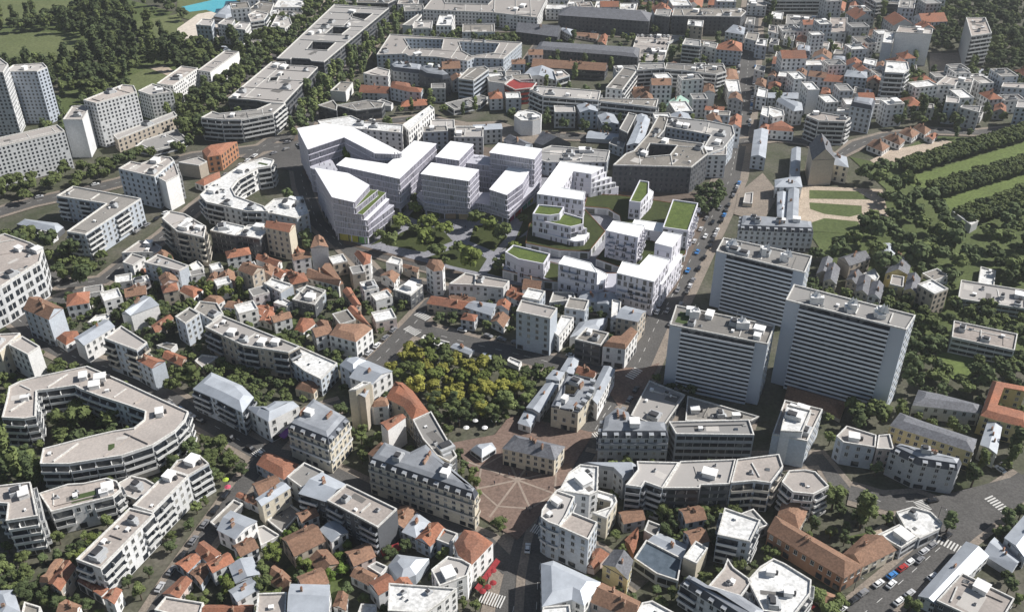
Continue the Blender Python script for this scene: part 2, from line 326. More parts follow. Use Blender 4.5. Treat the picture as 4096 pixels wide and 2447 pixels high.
def wing(root, o, poly, holes, z0, h, roof, wall, fac, near, budget, rn, clutter=True, wm=None):
    code = roof[0]; hip = 'h' in roof[1:]
    poly = ccw(poly); holes = [ccw(q)[::-1] for q in holes]
    n = len(poly); wb = MB(); rb = MB()
    mats = [wm or WM[wall], M_UGL if wall == 'u' else M_GLASS2, M_BAL]
    per = fac if len(fac) == n and n > 1 else None
    Ls = [(Vector(poly[(i+1) % n])-Vector(poly[i])).length for i in range(n)]
    for i in range(n):
        a, b = Vector(poly[i]), Vector(poly[(i+1) % n]); f = fac[0]
        if len(fac) == 2 and Ls[i] < max(Ls)*.62 and n == 4: f = fac[1]
        budget = facade(wb, root, a, b, z0, h, f, near, budget, o, rn, wall)
    for q in holes:
        for i in range(len(q)):
            budget = facade(wb, root, Vector(q[i]), Vector(q[(i+1) % len(q)]), z0, h, fac[0], False, 0, o, rn)
    L = lambda p, z: (p[0]-o.x, p[1]-o.y, z)
    top = h; rm = RM[code]
    pitched = code in 'osbze' 
    if pitched and n == 4 and not holes:
        q = [Vector(p) for p in poly]
        if (q[1]-q[0]).length < (q[2]-q[1]).length: q = q[1:]+q[:1]
        wd = (q[2]-q[1]).length; ht = wd*(.16 if code == 'z' else .30 if code != 's' else .34); ht = min(ht, 9 if 'S' in roof else 5.0)
        if 'S' in roof: ht = wd*.5
        ov = .35; c = sum(q, Vector((0, 0)))/4
        e = [p+(p-c).normalized()*ov for p in q]
        m1, m2 = (e[3]+e[0])/2, (e[1]+e[2])/2; d = (m2-m1)
        if hip:
            t = min(.42, wd*.45/max(d.length, 1)); r1, r2 = m1+d*t, m2-d*t
        else: r1, r2 = m1, m2
        zt = h+ht
        rb.quad(L(e[0], h), L(e[1], h), L(r2, zt), L(r1, zt), 0); rb.quad(L(e[2], h), L(e[3], h), L(r1, zt), L(r2, zt), 0)
        if hip: rb.face([L(e[3], h), L(e[0], h), L(r1, zt)], 0); rb.face([L(e[1], h), L(e[2], h), L(r2, zt)], 0)
        else:
            g1, g2 = (q[3]+q[0])/2, (q[1]+q[2])/2
            wb.face([L(q[3], h), L(q[0], h), L(g1, zt-.15)], 0); wb.face([L(q[1], h), L(q[2], h), L(g2, zt-.15)], 0)
        rb.face([L(p, h-.02) for p in e[::-1]], 0)
        top = zt
    elif (pitched or code == 'm') and not holes:
        d1 = 1.1 if code == 'm' else 3.2; dz = 2.6 if code == 'm' else 1.7
        w0 = min(math.sqrt(abs(area(poly)))*.28, d1); inn = inset(poly, w0)
        if abs(area(inn)) > abs(area(poly)) or area(inn) < 0: inn = [Vector(p)*.8+o*.2 for p in poly]
        for i in range(n):
            j = (i+1) % n; rb.quad(L(poly[i], h), L(poly[j], h), L(inn[j], h+dz), L(inn[i], h+dz), 1 if code == 'm' else 0)
        if code == 'm':
            c = sum((Vector(p) for p in inn), Vector((0, 0)))/n
            i2 = inset(inn, w0*1.6)
            if area(i2) > 0 and area(i2) < area(inn):
                for i in range(n):
                    j = (i+1) % n; rb.quad(L(inn[i], h+dz), L(inn[j], h+dz), L(i2[j], h+dz+.7), L(i2[i], h+dz+.7), 0)
                rb.cap([i2], h+dz+.7, 0, o)
            else: rb.cap([inn], h+dz, 0, o)
        else: rb.cap([inn], h+dz, 0, o)
        top = h+dz
    else:
        rim = .45 if code not in 'uk' else .25; rh = .7 if code not in 'uk' else .3
        inn = inset(poly, rim); ih = [inset(q, rim) for q in holes]
        zf = h+rh if False else h
        rb.cap([inn]+ih, zf, 0, o)
        for ro, ri in [(poly, inn)]+list(zip(holes, ih)):
            k = len(ro)
            for i in range(k):
                j = (i+1) % k
                rb.quad(L(ro[i], h), L(ro[j], h), L(ro[j], h+rh), L(ro[i], h+rh), 1)
                rb.quad(L(ro[i], h+rh), L(ro[j], h+rh), L(ri[j], h+rh), L(ri[i], h+rh), 1)
                rb.quad(L(ri[j], h), L(ri[i], h), L(ri[i], h+rh), L(ri[j], h+rh), 1)
    if code in 'fg' and abs(area(poly)) > 180:
        P_ = inset(poly, 1.6)
        if area(P_) > 0:
            k = max(range(n), key=lambda i: Ls[i]); e = (Vector(poly[(k+1) % n])-Vector(poly[k])).normalized(); v = Vector((-e.y, e.x)); A0 = Vector(poly[k])
            for d_, q_, Lx in ((e, v, 90), (v, e, 90)):
                t = -90+rn.uniform(0, 9)
                while t < 90:
                    run = None; s_ = -90
                    while s_ <= 90:
                        p = A0+d_*t+q_*s_; ok = inside(p, P_) and not any(inside(p, q) for q in holes)
                        if ok and run is None: run = s_
                        if run is not None and (not ok or s_ >= 89):
                            if s_-run > 5:
                                a_, b_ = A0+d_*t+q_*run, A0+d_*t+q_*(s_-1.2); rb.box(((a_+b_)/2-o), q_, (b_-a_).length/2, .2, h, h+rn.choice((.25, .45, .6)), 1 if rn.random() < .8 else 0)
                            run = None
                        s_ += 1.2
                    t += rn.uniform(9, 19) if d_ is e else rn.uniform(14, 60)
    if code in 'fgw' and abs(area(poly)) > 90:      # patched and re-laid areas of the roof covering
        P_ = inset(poly, 1.2)
        if area(P_) > 0:
            xs = [p[0] for p in poly]; ys = [p[1] for p in poly]; e = (Vector(poly[1])-Vector(poly[0])).normalized(); v = Vector((-e.y, e.x)); z_ = h+.02
            for _ in range(int(min(16, abs(area(poly))/70))+2):
                c = Vector((rn.uniform(min(xs), max(xs)), rn.uniform(min(ys), max(ys)))); a_, b_ = rn.uniform(1, 5), rn.uniform(.8, 3.2)
                Q = [c-e*a_-v*b_, c+e*a_-v*b_, c+e*a_+v*b_, c-e*a_+v*b_]
                if all(inside(q, P_) and not any(inside(q, w_) for w_ in holes) for q in Q):
                    rb.face([L(q, z_) for q in Q], rn.choice((2, 2, 3, 3, 4 if near else 3))); z_ += .012
    wobj = wb.build('wall', mats, root)
    m1 = M_SLATE if code == 'm' else (RM['u'] if code in 'ut' else (mats[0] if code in 'lk' else M_RIM))
    robj = rb.build('roof', [rm, m1, M_PA, M_PB, M_PC], root)
    # roof things
    if clutter:
        xs = [p[0] for p in poly]; ys = [p[1] for p in poly]; A = abs(area(poly))
        if code in 'fgwmt':
            inn = inset(poly, 2.2); k = int(min(14, A/(48 if near else 110)))+1
            for _ in range(k*3):
                p = Vector((rn.uniform(min(xs), max(xs)), rn.uniform(min(ys), max(ys))))
                if area(inn) > 0 and inside(p, inn) and not any(inside(p, q) for q in holes) and k > 0:
                    k -= 1; e = Vector(poly[1])-Vector(poly[0]); rz = math.atan2(e.y, e.x); r_ = rn.random()
                    s = rn.uniform(.7, 1.6) if r_ < .6 else rn.uniform(2.2, 4.2)
                    z = h if code != 'm' else top+.6
                    if code == 'm' and r_ < .7: inst(CHIM, 'chimney', robj, (p.x-o.x, p.y-o.y, z), rz, (rn.uniform(1.5, 4), .7, 1.4))
                    elif r_ < .25: inst(SKYL, 'skylight', robj, (p.x-o.x, p.y-o.y, z+.2), rz, (s, s*.8, 1))
                    else: inst(VENT[rn.randint(0, 1)], 'roof_housing' if s > 2 else 'vent', robj, (p.x-o.x, p.y-o.y, z), rz, (s, s*rn.uniform(.6, 1.4), min(2.4, s*.9)))
            if code == 'm' and near:
                for i in range(n):
                    a, b = Vector(poly[i]), Vector(poly[(i+1) % n]); e = b-a; Ln = e.length
                    if Ln < 8: continue
                    u = e/Ln; nr = Vector((u.y, -u.x))
                    if ((a+b)/2).normalized().dot(nr) > .1: continue
                    for t in range(int(Ln/4)):
                        p = a+u*(t+.5)*Ln/int(Ln/4)-nr*.5
                        inst(DORM, 'dormer', robj, (p.x-o.x, p.y-o.y, h+.25), math.atan2(u.y, u.x), (1.5, 1.5, 2.0))
        elif pitched and top > h and n == 4:
            for t in range(rn.randint(1, 4)):
                a, b = Vector(poly[0]), Vector(poly[2]); p = a.lerp(b, rn.uniform(.3, .7)); e = Vector(poly[1])-a
                inst(CHIM, 'chimney', robj, (p.x-o.x, p.y-o.y, top-.6), math.atan2(e.y, e.x), (rn.uniform(.7, 1.6), .6, 1.3))
    return budget
NB = [0]
def parse_wing(T, s, drop):
    rings = s.split('/'); d = drop
    if '@' in rings[0]:
        rings[0], dd = rings[0].split('@'); d = float(dd)
    P = pts(rings[0]); h = hgt(T, P[0][0], P[0][1], d)
    if len(P) == 3: pass
    ring = [at(T, x, y, h) for x, y in P]
    if len(ring) == 3: ring.append(ring[0]+ring[2]-ring[1])
    return ring, [[at(T, x, y, h) for x, y in pts(q)] for q in rings[1:]], h
def B(line):
    T, geo, drop, kind, roof, wall, fac, label = [s.strip() for s in line.split('|')]
    T = int(T); drop = float(drop); NB[0] += 1; rn = random.Random(NB[0]*31+5)
    ws = [parse_wing(T, g, drop) for g in geo.split(';')]
    allp = [p for w_ in ws for p in w_[0]]; o = sum(allp, Vector((0, 0)))/len(allp)
    nm, cat = NAMES[kind[0]]
    root = empty(nm, o.x, o.y); tag(root, label, cat)
    dist = o.length; near = dist < 520
    budget = 60 if near else 0
    for ring, holes, h in ws:
        FOOT.append([(p.x, p.y) for p in ring])
        budget = wing(root, o, ring, holes, 0, h, roof, wall, fac, near, budget, rn, clutter=('-' not in kind))
    return root
def sheet(name, P, z, m, label=None, kind='structure', holes=()):
    b = MB(); b.cap([P]+list(holes), z, 0); o = b.build(name, [m]); tag(o, kind=kind)
    if label: tag(o, label)
    return o
def ribbon(P, wd):
    L_, R_ = [], []
    for i, p in enumerate(P):
        a = P[max(0, i-1)]; b = P[min(len(P)-1, i+1)]; u = (b-a).normalized(); n = Vector((-u.y, u.x))*wd/2
        L_.append(p+n); R_.append(p-n)
    return L_, R_
def strip_mesh(mb, P, wd, z, m=0):
    L_, R_ = ribbon(P, wd)
    for i in range(len(P)-1): mb.quad((*R_[i], z), (*R_[i+1], z), (*L_[i+1], z), (*L_[i], z), m)

ROADS = []
NOGO = []
def free(p, r=0, road=True):
    for f in NOGO:
        if inside(p, f): return False
    for f in FOOT:
        xs = [q[0] for q in f]; ys = [q[1] for q in f]
        if min(xs)-r < p[0] < max(xs)+r and min(ys)-r < p[1] < max(ys)+r:
            if inside(p, f): return False
            for i in range(len(f)):
                a, b_ = Vector(f[i-1]), Vector(f[i]); e = b_-a; t = max(0, min(1, (p-a).dot(e)/max(e.dot(e), .01)))
                if (p-(a+e*t)).length < r: return False
    if road:
        for P, wd in ROADS:
            for i in range(len(P)-1):
                e = P[i+1]-P[i]; t = max(0, min(1, (p-P[i]).dot(e)/max(e.dot(e), .01)))
                if (p-(P[i]+e*t)).length < wd/2+r*.3: return False
    return True
DATA = '''
1|5,70 13,64 42,62 46,66 36,70|50|T|f|a|P|tall blue-grey slab tower standing against the wooded park
1|-34,72 -18,60 0,57 8,63 3,71|60|T|f|l|P|pale tower cut off by the picture edge, beside the blue-grey slab tower
1|-40,143 56,122 63,128 -38,152|36|T|f|l|P|long pale slab block with close rows of windows, nearest the avenue trees
1|61,117 80,117 89,102 70,104|36|T|f|l|x|narrow tower with blank grey and white walls next to the long stepped slab
1|81,98 119,83 130,84 133,90 93,101|42|T|f|l|P|tall slab with dotted window columns rising above a low podium
1|134,89 148,82 160,86 168,90 146,93|24|T|f|w|P|lower curved white slab joining two taller slabs
1|110,132 169,109 172,113 114,136|12|O|f|t|p|low podium building with tan roof edge in front of the stepped slabs
1|152,82 176,65 192,67 168,84|20|T|f|w|P|bright white slab block with angled roof above the avenue trees
1|192,69 218,50 232,51 204,71|18|T|f|w|xP|slab block with white end wall and dark patterned side facing the avenue
1|190,25 196,19 208,20 205,26|20|A|f|n|p|pale apartment cube with dark shaded front near the bathing beach
1|211,24 218,19 228,20 224,26|18|A|f|g|p|grey block squeezed between two pale cubes beyond the avenue
1|224,28 232,22 243,23 238,30|19|A|f|w|p|white apartment cube with dark right side beyond the avenue trees
1|207,16 222,2 226,3 224,9 233,14 219,18|6|P|zh|g|s|angular grey building with pointed roofs beside the turquoise pool
1|238,12 252,2 266,4 262,14|9|A|g|l|p|mid-rise block at the top edge behind the pointed grey building
1|131,143 139,137 172,126 182,136 177,140 148,147|5|P|g|l|s|low brown-roofed pavilion with white rim between trees and slabs
1|195,115 206,109 213,111 249,107 263,101 277,101 265,111 234,117 215,117|21|A|g|w|b|curved corner block with white balconies facing the roundabout
1|210,48 219,45 224,49 215,51|5|H|z|l|p|small pale building at the end of the white slab
2|20,57.5 76,5 129,8.5 66,61 54,60 52,58 35,57 33,58/93,13 113,14 105,20 94,17/75,26.5 91,27.5 83,34 67,33.5/55,41 77,42 69,49.5 49,48.5|19|O|f|d|s|very long office block with three sunken courtyards in its tan roof
2|-27,96 15,61 29,61 30,64 55,65 60,66 27,101 11,100 0,98/14,76 22,75 20,79 12,80|18|O|f|d|s|flat office block crowded with roof machinery, dark glazed flank
2|104,72 118,66 130,69 128,75 114,74|13|A|f|w|p|white-topped apartment house with arched windows at a street fork
2|130,66 136,62 162,66 160,72 133,69|12|A|m|g|p|grey terrace row with dark roof behind the two orange roofs
2|158,71 162,66 180,69 189,76 181,77 165,75|17|A|m|d|px|dark apartment row with tan roof and white end gable
2|100,90 105,84 131,87 128,91|7|H|o|g|p|low house with bright orange roof west of the taller orange-roofed one
2|130,85 132,79 149,81 151,85 162,86 160,90 147,89|12|A|o|n|p|blue-grey apartment house with long orange roof
2|72,89 82,80 94,81 87,90|9|A|g|w|x|small tan-roofed block with blank white sunlit wall
2|78,103 108,98 125,100 122,105 97,108|10|W|g|d|s|dark half-built concrete frame north of the white project
2|60,103 75,98 79,103 78,108|11|W|g|d|s|dark scaffolded shell beside the roundabout trees
2|110,102 122,97 133,101 131,104|4|S|g|l|x|low sheds with pale roofs behind the dark concrete frame
2|140,104 142,99 166,97 168,102|4|H|oh|p|p|group of low red-roofed houses below the dark row
2|60,118 92,113 105,119 143,122 142,130 100,126 63,123;142,122 169,103 173,106 148,128|20|A|w|w|p|white L-shaped block with lit end wall right behind the project roof
2|196,77 211,79 226,68 222,65 206,67|21|O|g|n|s|dark glass office tower on a low pale podium
2|183,101 192,107 218,101 225,95 218,93|5|O|g|l|s|low podium with white railings under the dark glass tower
2|117,54 130,34 258,42 240,58 212,57 205,60 175,56 148,55 145,53/144,38 182,39 180,48 150,48/197,41 236,43 231,52 209,55 200,50|14|A|f|n|p|large ring block with two shaded courtyards and blue-grey front
2|162,10 172,-2 283,-2 273,18 230,13/182,0 229,1 225,5 184,4|13|A|f|w|p|long white-fronted block at the top edge beside a garden
2|142,25 158,14 161,15 151,26|9|A|g|w|sx|grey-roofed wedge with white finned end
2|3,14 22,10 23,13 8,16|6|A|g|l|p|low pale block at the far end of the avenue
2|14,27 20,16 33,18 35,24 28,28|11|A|f|w|p|pale apartment block with white right wall above the avenue trees
2|-8,15 0,11 12,14 8,20 -5,22|17|A|f|n|b|striped balcony block beyond the avenue trees
2|20,16 22,11 46,12 43,18 35,19|6|A|g|l|p|far row house block with pinkish roof by the avenue
2|75,-3 140,-2 128,4 76,3|8|O|g|d|s|dark flat office block at the top edge of the picture
2|224,76 236,74 250,77 241,82 226,80|14|A|g|w|xp|white-walled block right of the dark glass tower
3|-7,83 0,76 9,80 14,80 24,81 20,86 3,88|14|O|r|r|s|deep red glazed building beside the round tower square
3|45,15 50,8 136,13 133,21|14|P|sh|d|p|long hall with grey hipped roof and dark pilastered front, farthest of the three
3|138,15 140,10 155,10 153,17|17|A|g|d|p|dark block with pale penthouse joining the far long hall
3|155,16 157,9 222,9 227,12 222,17|17|A|g|d|p|wide dark apartment block with white attic row near the straight avenue
3|125,7 128,4 152,5 150,9|4|H|b|p|p|long low red-brown roofed house behind the dark blocks
3|150,6 152,-1 163,0 168,6|5|H|oh|w|p|red-roofed house with white gable at the top edge
3|168,5 169,-2 186,-2 184,9|5|H|o|w|p|square red-roofed house beside the one with a white gable
3|190,5 193,0 215,0 215,6|6|H|o|p|p|broad orange-roofed house near the straight avenue at the top edge
3|52,7 56,1 70,0 68,7|6|H|g|l|p|pale flat house at the top edge behind the farthest hall
3|80,8 82,2 98,1 97,9|6|W|w|w|x|white-roofed workshop at the top edge
3|103,10 105,4 122,4 120,11|5|W|w|t|x|pale workshop with sandy yard behind the farthest hall
3|23,48 27,41 124,47 122,56 104,54|13|P|sh|d|p|long hall with grey hipped roof beside the parking deck
3|4,31 8,25 48,27 44,36|9|P|s|d|p|small slate-roofed hall left of the low red roofs
3|47,29 49,27 60,29 58,35|7|H|zh|w|p|pale hipped pavilion at the end of the small slate hall
3|60,34 61,32 84,33 82,38|3|H|b|p|p|low red-roofed wing between the slate halls
3|83,41 87,34 93,35 91,44|5|H|o|c|p|red gabled house standing end-on beside the low red wing
3|19,65 22,59 93,64 90,69|9|P|b|d|s|long low building with flat reddish-brown roof
3|9,75 18,66 40,68 43,78|9|W|z|w|p|bright white hall with grey ridged roof
3|43,78 40,69 50,69 56,74|10|A|f|n|b|narrow balcony block stuck to the bright white hall
3|113,60 121,35 168,35 153,41 147,60|2|D|f|l|x|wide tan parking deck with white lane markings
3|170,25 171,20 186,21 185,27|15|A|w|t|p|pale tan-fronted block below the wide dark apartment block
3|165,44 168,38 183,40 183,46|18|A|g|n|b|grey balcony tower right of the parking deck
3|185,45 186,41 200,43 198,48|14|A|g|l|p|low white-roofed block next to the grey balcony tower
3|198,48 201,43 223,42 223,50|14|A|oh|n|p|orange-roofed corner house on the straight avenue beside the parking deck
3|207,31 215,24 226,27 225,34|14|A|zh|l|p|pale domed-roof corner house above the orange-roofed corner
3|91,86 108,66 121,69 107,88;121,69 123,62 148,62 148,67;148,68 150,62 205,65 208,70 198,73 165,69|23|A|g|w|bp|angled zinc-roofed apartment slab bending around a courtyard
3|17,88 22,84 86,89 84,98 30,94|21|A|f|w|b|left half of the long white slab with dense balcony rows above the round trees
3|76,98 80,96 142,97 140,105|19|A|g|w|b|right half of the long white slab, one storey lower with dark roof edge
3|2,113 6,109 14,107.5 23,109 29,112 28,116 20,118 9,118/12,113 15,111 20,111 23,113 20,115 14,115|14|O|w|l|x|round drum building with open ring roof beside the square
3|205,70 207,67 218,68 220,77 206,78|8|A|b|p|p|brown-roofed row house where the angled slab meets the avenue
3|207,82 207,78 220,79 222,90 210,90|12|A|w|w|p|white apartment house on the straight avenue, two doors from the brown-roofed row house
3|210,96 212,91 222,92 224,99|13|A|b|g|p|tall grey house with brown tile roof facing the straight avenue
3|185,90 187,81 195,81 197,90|14|A|b|w|x|narrow house with blank white gable and brown roof
3|148,104 154,97 172,98 166,106|5|W|e|l|x|pale green copper-roofed hall among the courtyards
3|187,107 189,104 206,104 205,108|10|A|o|w|p|house with bright orange strip roof south of the copper-roofed hall
3|191,112 193,108 212,109 211,113|10|A|g|n|p|grey fronted house below the bright orange strip roof
3|209,124 212,115 223,113 222,124|20|A|o|w|p|tall white corner house with orange top beside the junction
3|98,161 110,150 118,147 132,131 138,120 142,113 152,114 148,127 142,134 161,137 185,140 190,150 174,163/131,145 134,140 160,142 153,151 130,153|25|A|g|d|p|big brown-roofed ring block with a shaded court, right behind the avenue side of the project
3|142,113 190,118 214,123 216,131 205,145 190,150 184,147 193,132 178,129 150,124|21|A|g|n|p|brown-roofed block folded round the avenue corner beside the dark ring block
3|111,141 124,113 134,116 127,140|22|A|z|w|p|blue-grey zinc roofed wing running up to the long white slab
3|104,126 113,110 121,112 112,130|18|A|g|d|p|dark narrow block between the round trees and zinc wing
3|72,134 76,127 105,130 103,136|4|S|z|g|x|low metal shed with half its roof dark green among round trees
3|22,138 37,131 57,139 30,141|5|S|s|d|x|low slate roof like a folded tent behind the project
3|12,152 38,142 95,147 92,158 34,158|13|A|g|n|p|messy tan-roofed row directly behind the project towers
3|-8,136 3,133 20,140 8,147|9|A|s|n|p|dark slate house group behind the central project tower
3|94,140 98,134 112,134 108,145|8|A|g|n|p|low grey apartment wing with blue awnings west of the zinc wing
4|-3,-5 67,-6 66,-2 5,-2|16|A|f|w|b|broad white balcony slab at the top edge
4|17,24 18,15 48,16 48,24|3|W|g|l|x|wide grey flat hall near the white vaulted roof
4|24,29 26,26 50,26 50,30|4|S|zh|w|x|white vaulted roof over a sports hall
4|59,32 60,18 77,18 76,33|9|O|f|g|p|tan-topped office cube beside the open yard
4|95,-3 110,-3 112,2 105,3|14|A|g|n|b|tall narrow dark block at the top edge
4|109,4 111,2 127,3 127,5|10|A|g|d|s|dark low link between two tall blocks at the top edge
4|126,8 128,0 143,1 142,9|16|A|g|n|p|tall blue-grey block at the edge of the right-hand wood
4|124,32 127,26 160,29 159,34|30|T|f|w|x|huge blank white tower wall, brightest facade near the wood
4|111,42 113,31 123,32 121,43|24|T|w|n|x|blue-grey side wing of the huge blank white tower
4|113,26 116,14 125,16 126,26|4|A|f|l|p|pale block right behind the huge blank white tower
4|197,36 192,18 211,18 217,33|31|T|f|g|xb|leaning-looking grey tower with patterned side, last before the wood
4|113,71 115,60 135,61 137,68 132,72|31|T|w|n|b|dark tower with white balcony bands and planted roof
4|188,70 189,66 222,68 225,74|4|P|zh|l|p|low slate-roofed school below the leaning-looking grey tower
4|222,74 224,71 233,74 233,80|3|P|f|w|x|white annex at the end of the low slate-roofed school
4|162,83 173,74 183,76 200,77 198,81 184,80 181,84|19|A|f|w|p|twin apartment block, one half dark and the other bright white
4|172,100 173,94 186,96 185,101|20|A|f|n|p|grey apartment block right below the twin block
4|186,105 188,103 207,104 205,110|17|A|g|g|p|grey block with a framed facade near the boulevard hedge
4|153,105 154,101 161,102 161,107|10|H|f|w|p|small white house standing alone among trees
4|226,85 228,81 255,82 254,87|14|A|f|n|p|grey apartment slab at the right edge among trees
4|219,108 220,102 231,103 231,109|8|H|o|g|p|lone house with orange roof near the right edge
4|240,105 242,99 258,99 257,106|20|A|f|n|p|pale blue block cut by the right edge above the boulevard
4|0,31 1,25 9,26 10,34|8|A|f|l|p|small pale block at the straight avenue beside the grey hall
4|15,38 17,34 26,35 25,41|6|A|g|w|p|white fronted house near the small orange hipped roof
4|27,39 29,35 38,36 38,42|4|H|oh|p|p|small orange hipped roof amid the dense quarter
4|1,43 3,38 11,39 10,45|7|A|g|g|p|grey house facing the straight avenue below the small pale block
4|40,44 42,40 60,42 58,46|6|A|f|l|p|row of pale low roofs behind the mansard house
4|6,58 8,51 19,52 19,57|6|H|g|l|p|pale olive-roofed house behind the orange terrace
4|4,62 6,57 25,58 25,64|8|A|o|n|p|orange and brown roofed terrace nearest the straight avenue
4|26,52 28,46 42,48 41,54|14|A|m|n|p|tall mansard house with two attic rows in the dense quarter
4|43,56 45,51 62,52 61,58|7|A|b|w|p|brown-roofed house with white court wall beside the tall mansard
4|42,64 44,59 59,60 58,65|8|A|o|n|p|house with narrow orange roof and pale skylight row
4|60,61 62,57 76,58 75,63|14|A|m|n|p|grey-topped house between two orange-roofed ones
4|63,53 65,49 75,50 74,55|7|H|g|g|p|green-grey roofed house in the dense quarter
4|72,50 73,46 79,47 78,54|5|H|o|p|p|tiny orange-roofed house by the dark garden trees
4|76,64 76,59 91,60 90,65|8|A|o|n|p|low house with clean orange roof above the white hipped block
4|92,62 94,57 106,59 104,65|12|A|w|n|p|white dormered house east of the clean orange roof
4|105,65 106,61 115,62 113,66|12|A|b|n|p|narrow red-roofed house against the dark banded tower
4|0,74 1,70 10,71 9,76|9|A|b|g|p|brown-roofed corner house in the lower terrace at the straight avenue
4|9,75 11,70 24,71 24,76|11|A|w|g|p|white-roofed house in the lower terrace
4|27,72 28,68 38,69 37,74|15|A|b|n|p|tall narrow blue-grey house with brown roof and wall paintings
4|39,74 41,70 57,72 56,76|12|A|b|n|p|long brown-roofed house right of the tall narrow one
4|54,79 57,74 74,76 72,80|10|A|o|n|p|house with orange lean-to roof facing the two small gables
4|74,74 77,68 96,70 96,76|15|A|zh|n|p|square block with bright white hipped roof in the dense quarter
4|96,80 97,76 110,77 107,81|12|A|o|t|p|red-roofed house in the shadow of the dark banded tower
4|0,86 1,80 13,81 11,88|6|H|oh|g|p|low orange hipped house at the foot of the lower terrace
4|38,89 41,84 47,86 48,90|4|H|o|w|p|small gabled house with white front in a shaded court
4|51,91 53,85 60,87 61,92|6|H|oh|g|p|small gabled house with orange roof in a shaded court, next to the white-fronted one
4|0,95 0,90 29,90 29,96|8|A|z|n|p|long pale zinc-roofed row on the side street
4|36,99 42,95 60,97 60,101|4|W|w|w|x|low white workshop roof right of the zinc-roofed row
4|82,91 84,85 101,88 101,93|9|A|g|t|p|tan block with roof terraces above the blue mansard house
4|80,103 82,97 104,99 101,107|23|A|m|n|px|tall house with dark blue mansard and tan side wall
4|8,98 10,95 33,100 34,107 25,108|14|A|z|g|p|long grey roofed row sloping towards the church
4|0,111 1,104 15,108 16,113 5,115|11|A|w|w|p|white block with rounded corner on the straight avenue
4|-1,126 1,121 13,117 25,124 25,128|9|A|oh|w|p|white corner house with orange L-shaped roof near the church
4|37,113 45,109 63,112 80,115 75,119 49,118|21|A|f|w|B|large white faceted apartment block behind the church spire
4|50,103 52,101 64,103 61,107|6|H|oh|g|p|orange-roofed house squeezed above the white faceted block
4|63,109 66,105 81,107 80,111|8|A|w|n|p|low pale block between the faceted block and the blue mansard
4|96,141 103,135 118,142 111,147|5|H|bh|w|p|brown hip-roofed lodge, nearest the church of the four lodges
4|112,134 119,130 133,136 128,141|5|H|bh|w|p|brown hip-roofed lodge, second from the church
4|127,129 134,124 147,129 140,134|5|H|bh|w|p|brown hip-roofed lodge with green edge, third from the church
4|141,124 147,120 158,126 152,131|5|H|bh|w|p|brown hip-roofed lodge farthest from the church
4|152,133 158,130 165,131 160,136|4|H|o|w|p|small orange outbuilding beside the farthest lodge
8|43,7 40,-8 60,-10 65,6|25|C|sS|t|x|old stone church with very steep dark slate roof
8|57,10 58,-2 76,4 78,14|16|C|zh|c|p|white sunlit apse and side chapels of the stone church
8|23,-4 32,-5 29,72 17,74|9|P|z|w|p|long narrow glazed-ridge wing leading south from the church square
8|7,33 7,26 31,22 33,33|11|P|zh|w|p|short white cross wing on the long narrow wing
8|9,66 9,38 20,39 17,67|7|P|z|n|p|pale grey lean-to wing in shade along the long narrow wing
8|-29,75 -27,64 -2,65 43,70 44,78|18|P|m|l|p|long mansard-roofed school wing facing the formal lawns
7|224,49 226,40 234,39 233,50|3|S|f|c|x|tiny cream hut by the street north of the towers
7|183,3 186,-10 209,-12 208,3|21|A|f|w|p|white apartment house with square windows at the avenue corner
7|232,3 235,-22 249,-22 246,5|12|P|z|n|p|pale roofed wing between the avenue and the church court
8|178,57 186,56 204,67 197,71|7|S|w|g|x|long shed with white strip roof in the park
8|106,103 107,88 118,87 124,92 123,100|7|H|zh|w|x|small white barrel-roofed house among dark trees
8|107,106 121,98 135,102 135,107|5|H|z|w|x|low pale house attached below the barrel-roofed one
8|203,130 206,111 221,115 219,131|4|W|w|w|x|dazzling white flat roof next to the large tan-roofed hall
8|187,124 184,142 250,152 250,134|8|P|f|n|s|large tan-roofed hall at the right edge
8|47,117 53,102 63,103 59,116|9|H|s|t|p|slate gabled house nearest the right-hand tower's roof
8|54,124 57,108 70,112 66,127|10|A|s|c|p|cream house with steep slate roof, second in the row behind the towers
8|76,123 81,114 92,118 86,128|9|A|s|t|p|slate-roofed house with courtyard, third in the row behind the towers
8|85,134 88,120 100,121 97,138|10|A|s|c|p|square slate roof in the middle of the row behind the towers
8|97,138 101,125 113,129 109,142|10|A|s|w|p|slate roof with white party wall, right of the square slate roof
8|114,117 120,107 138,109 136,118|13|A|s|y|p|yellowish gabled apartment house beside the white party wall
8|132,133 136,117 148,122 144,136|16|A|s|y|p|tall yellowish house with slate roof at the end of the row behind the towers
8|118,128 120,119 132,121 131,131|14|A|f|y|p|flat-roofed yellowish annex between two slate-roofed houses
8|92,118 103,113 108,121 105,126|7|A|w|t|p|pale cluttered roof between the slate squares
5|65,77 83,80 137,45 71,33 55,42.5 103,50|24|A|g|n|q|L-shaped olive-roofed block with white and dark window bays
5|16,69 24,64 56,68 62,72 55,78|5|W|z|d|x|low shed with striped solar roof
5|36,79 41,75 56,80 49,85|4|S|g|l|x|small grey annex below the solar roof
5|-12,84 5,79 30,88 42,94 39,106 0,131 -20,141|32|O|f|l|F|big office block with terraces and square framed windows at the left edge
5|115,16 127,9 137,11 157,4 166,5 169,8 150,24|30|A|f|n|p|dark-windowed apartment block with red signs on its roof edge
5|152,24 169,8 174,22 161,29|27|A|f|w|bx|white glazed end block joined to the block with red roof signs
5|173,10 193,5 201,9 193,13|12|W|f|t|x|low olive-walled workshop behind the small orange gable
5|196,-2 202,-7 230,-11 214,2 201,4|15|A|o|o|p|house with all-orange side wall and orange roof
5|189,29 200,23 213,18 214,24 198,32|6|H|o|w|p|small orange gabled house between car park and curved white block
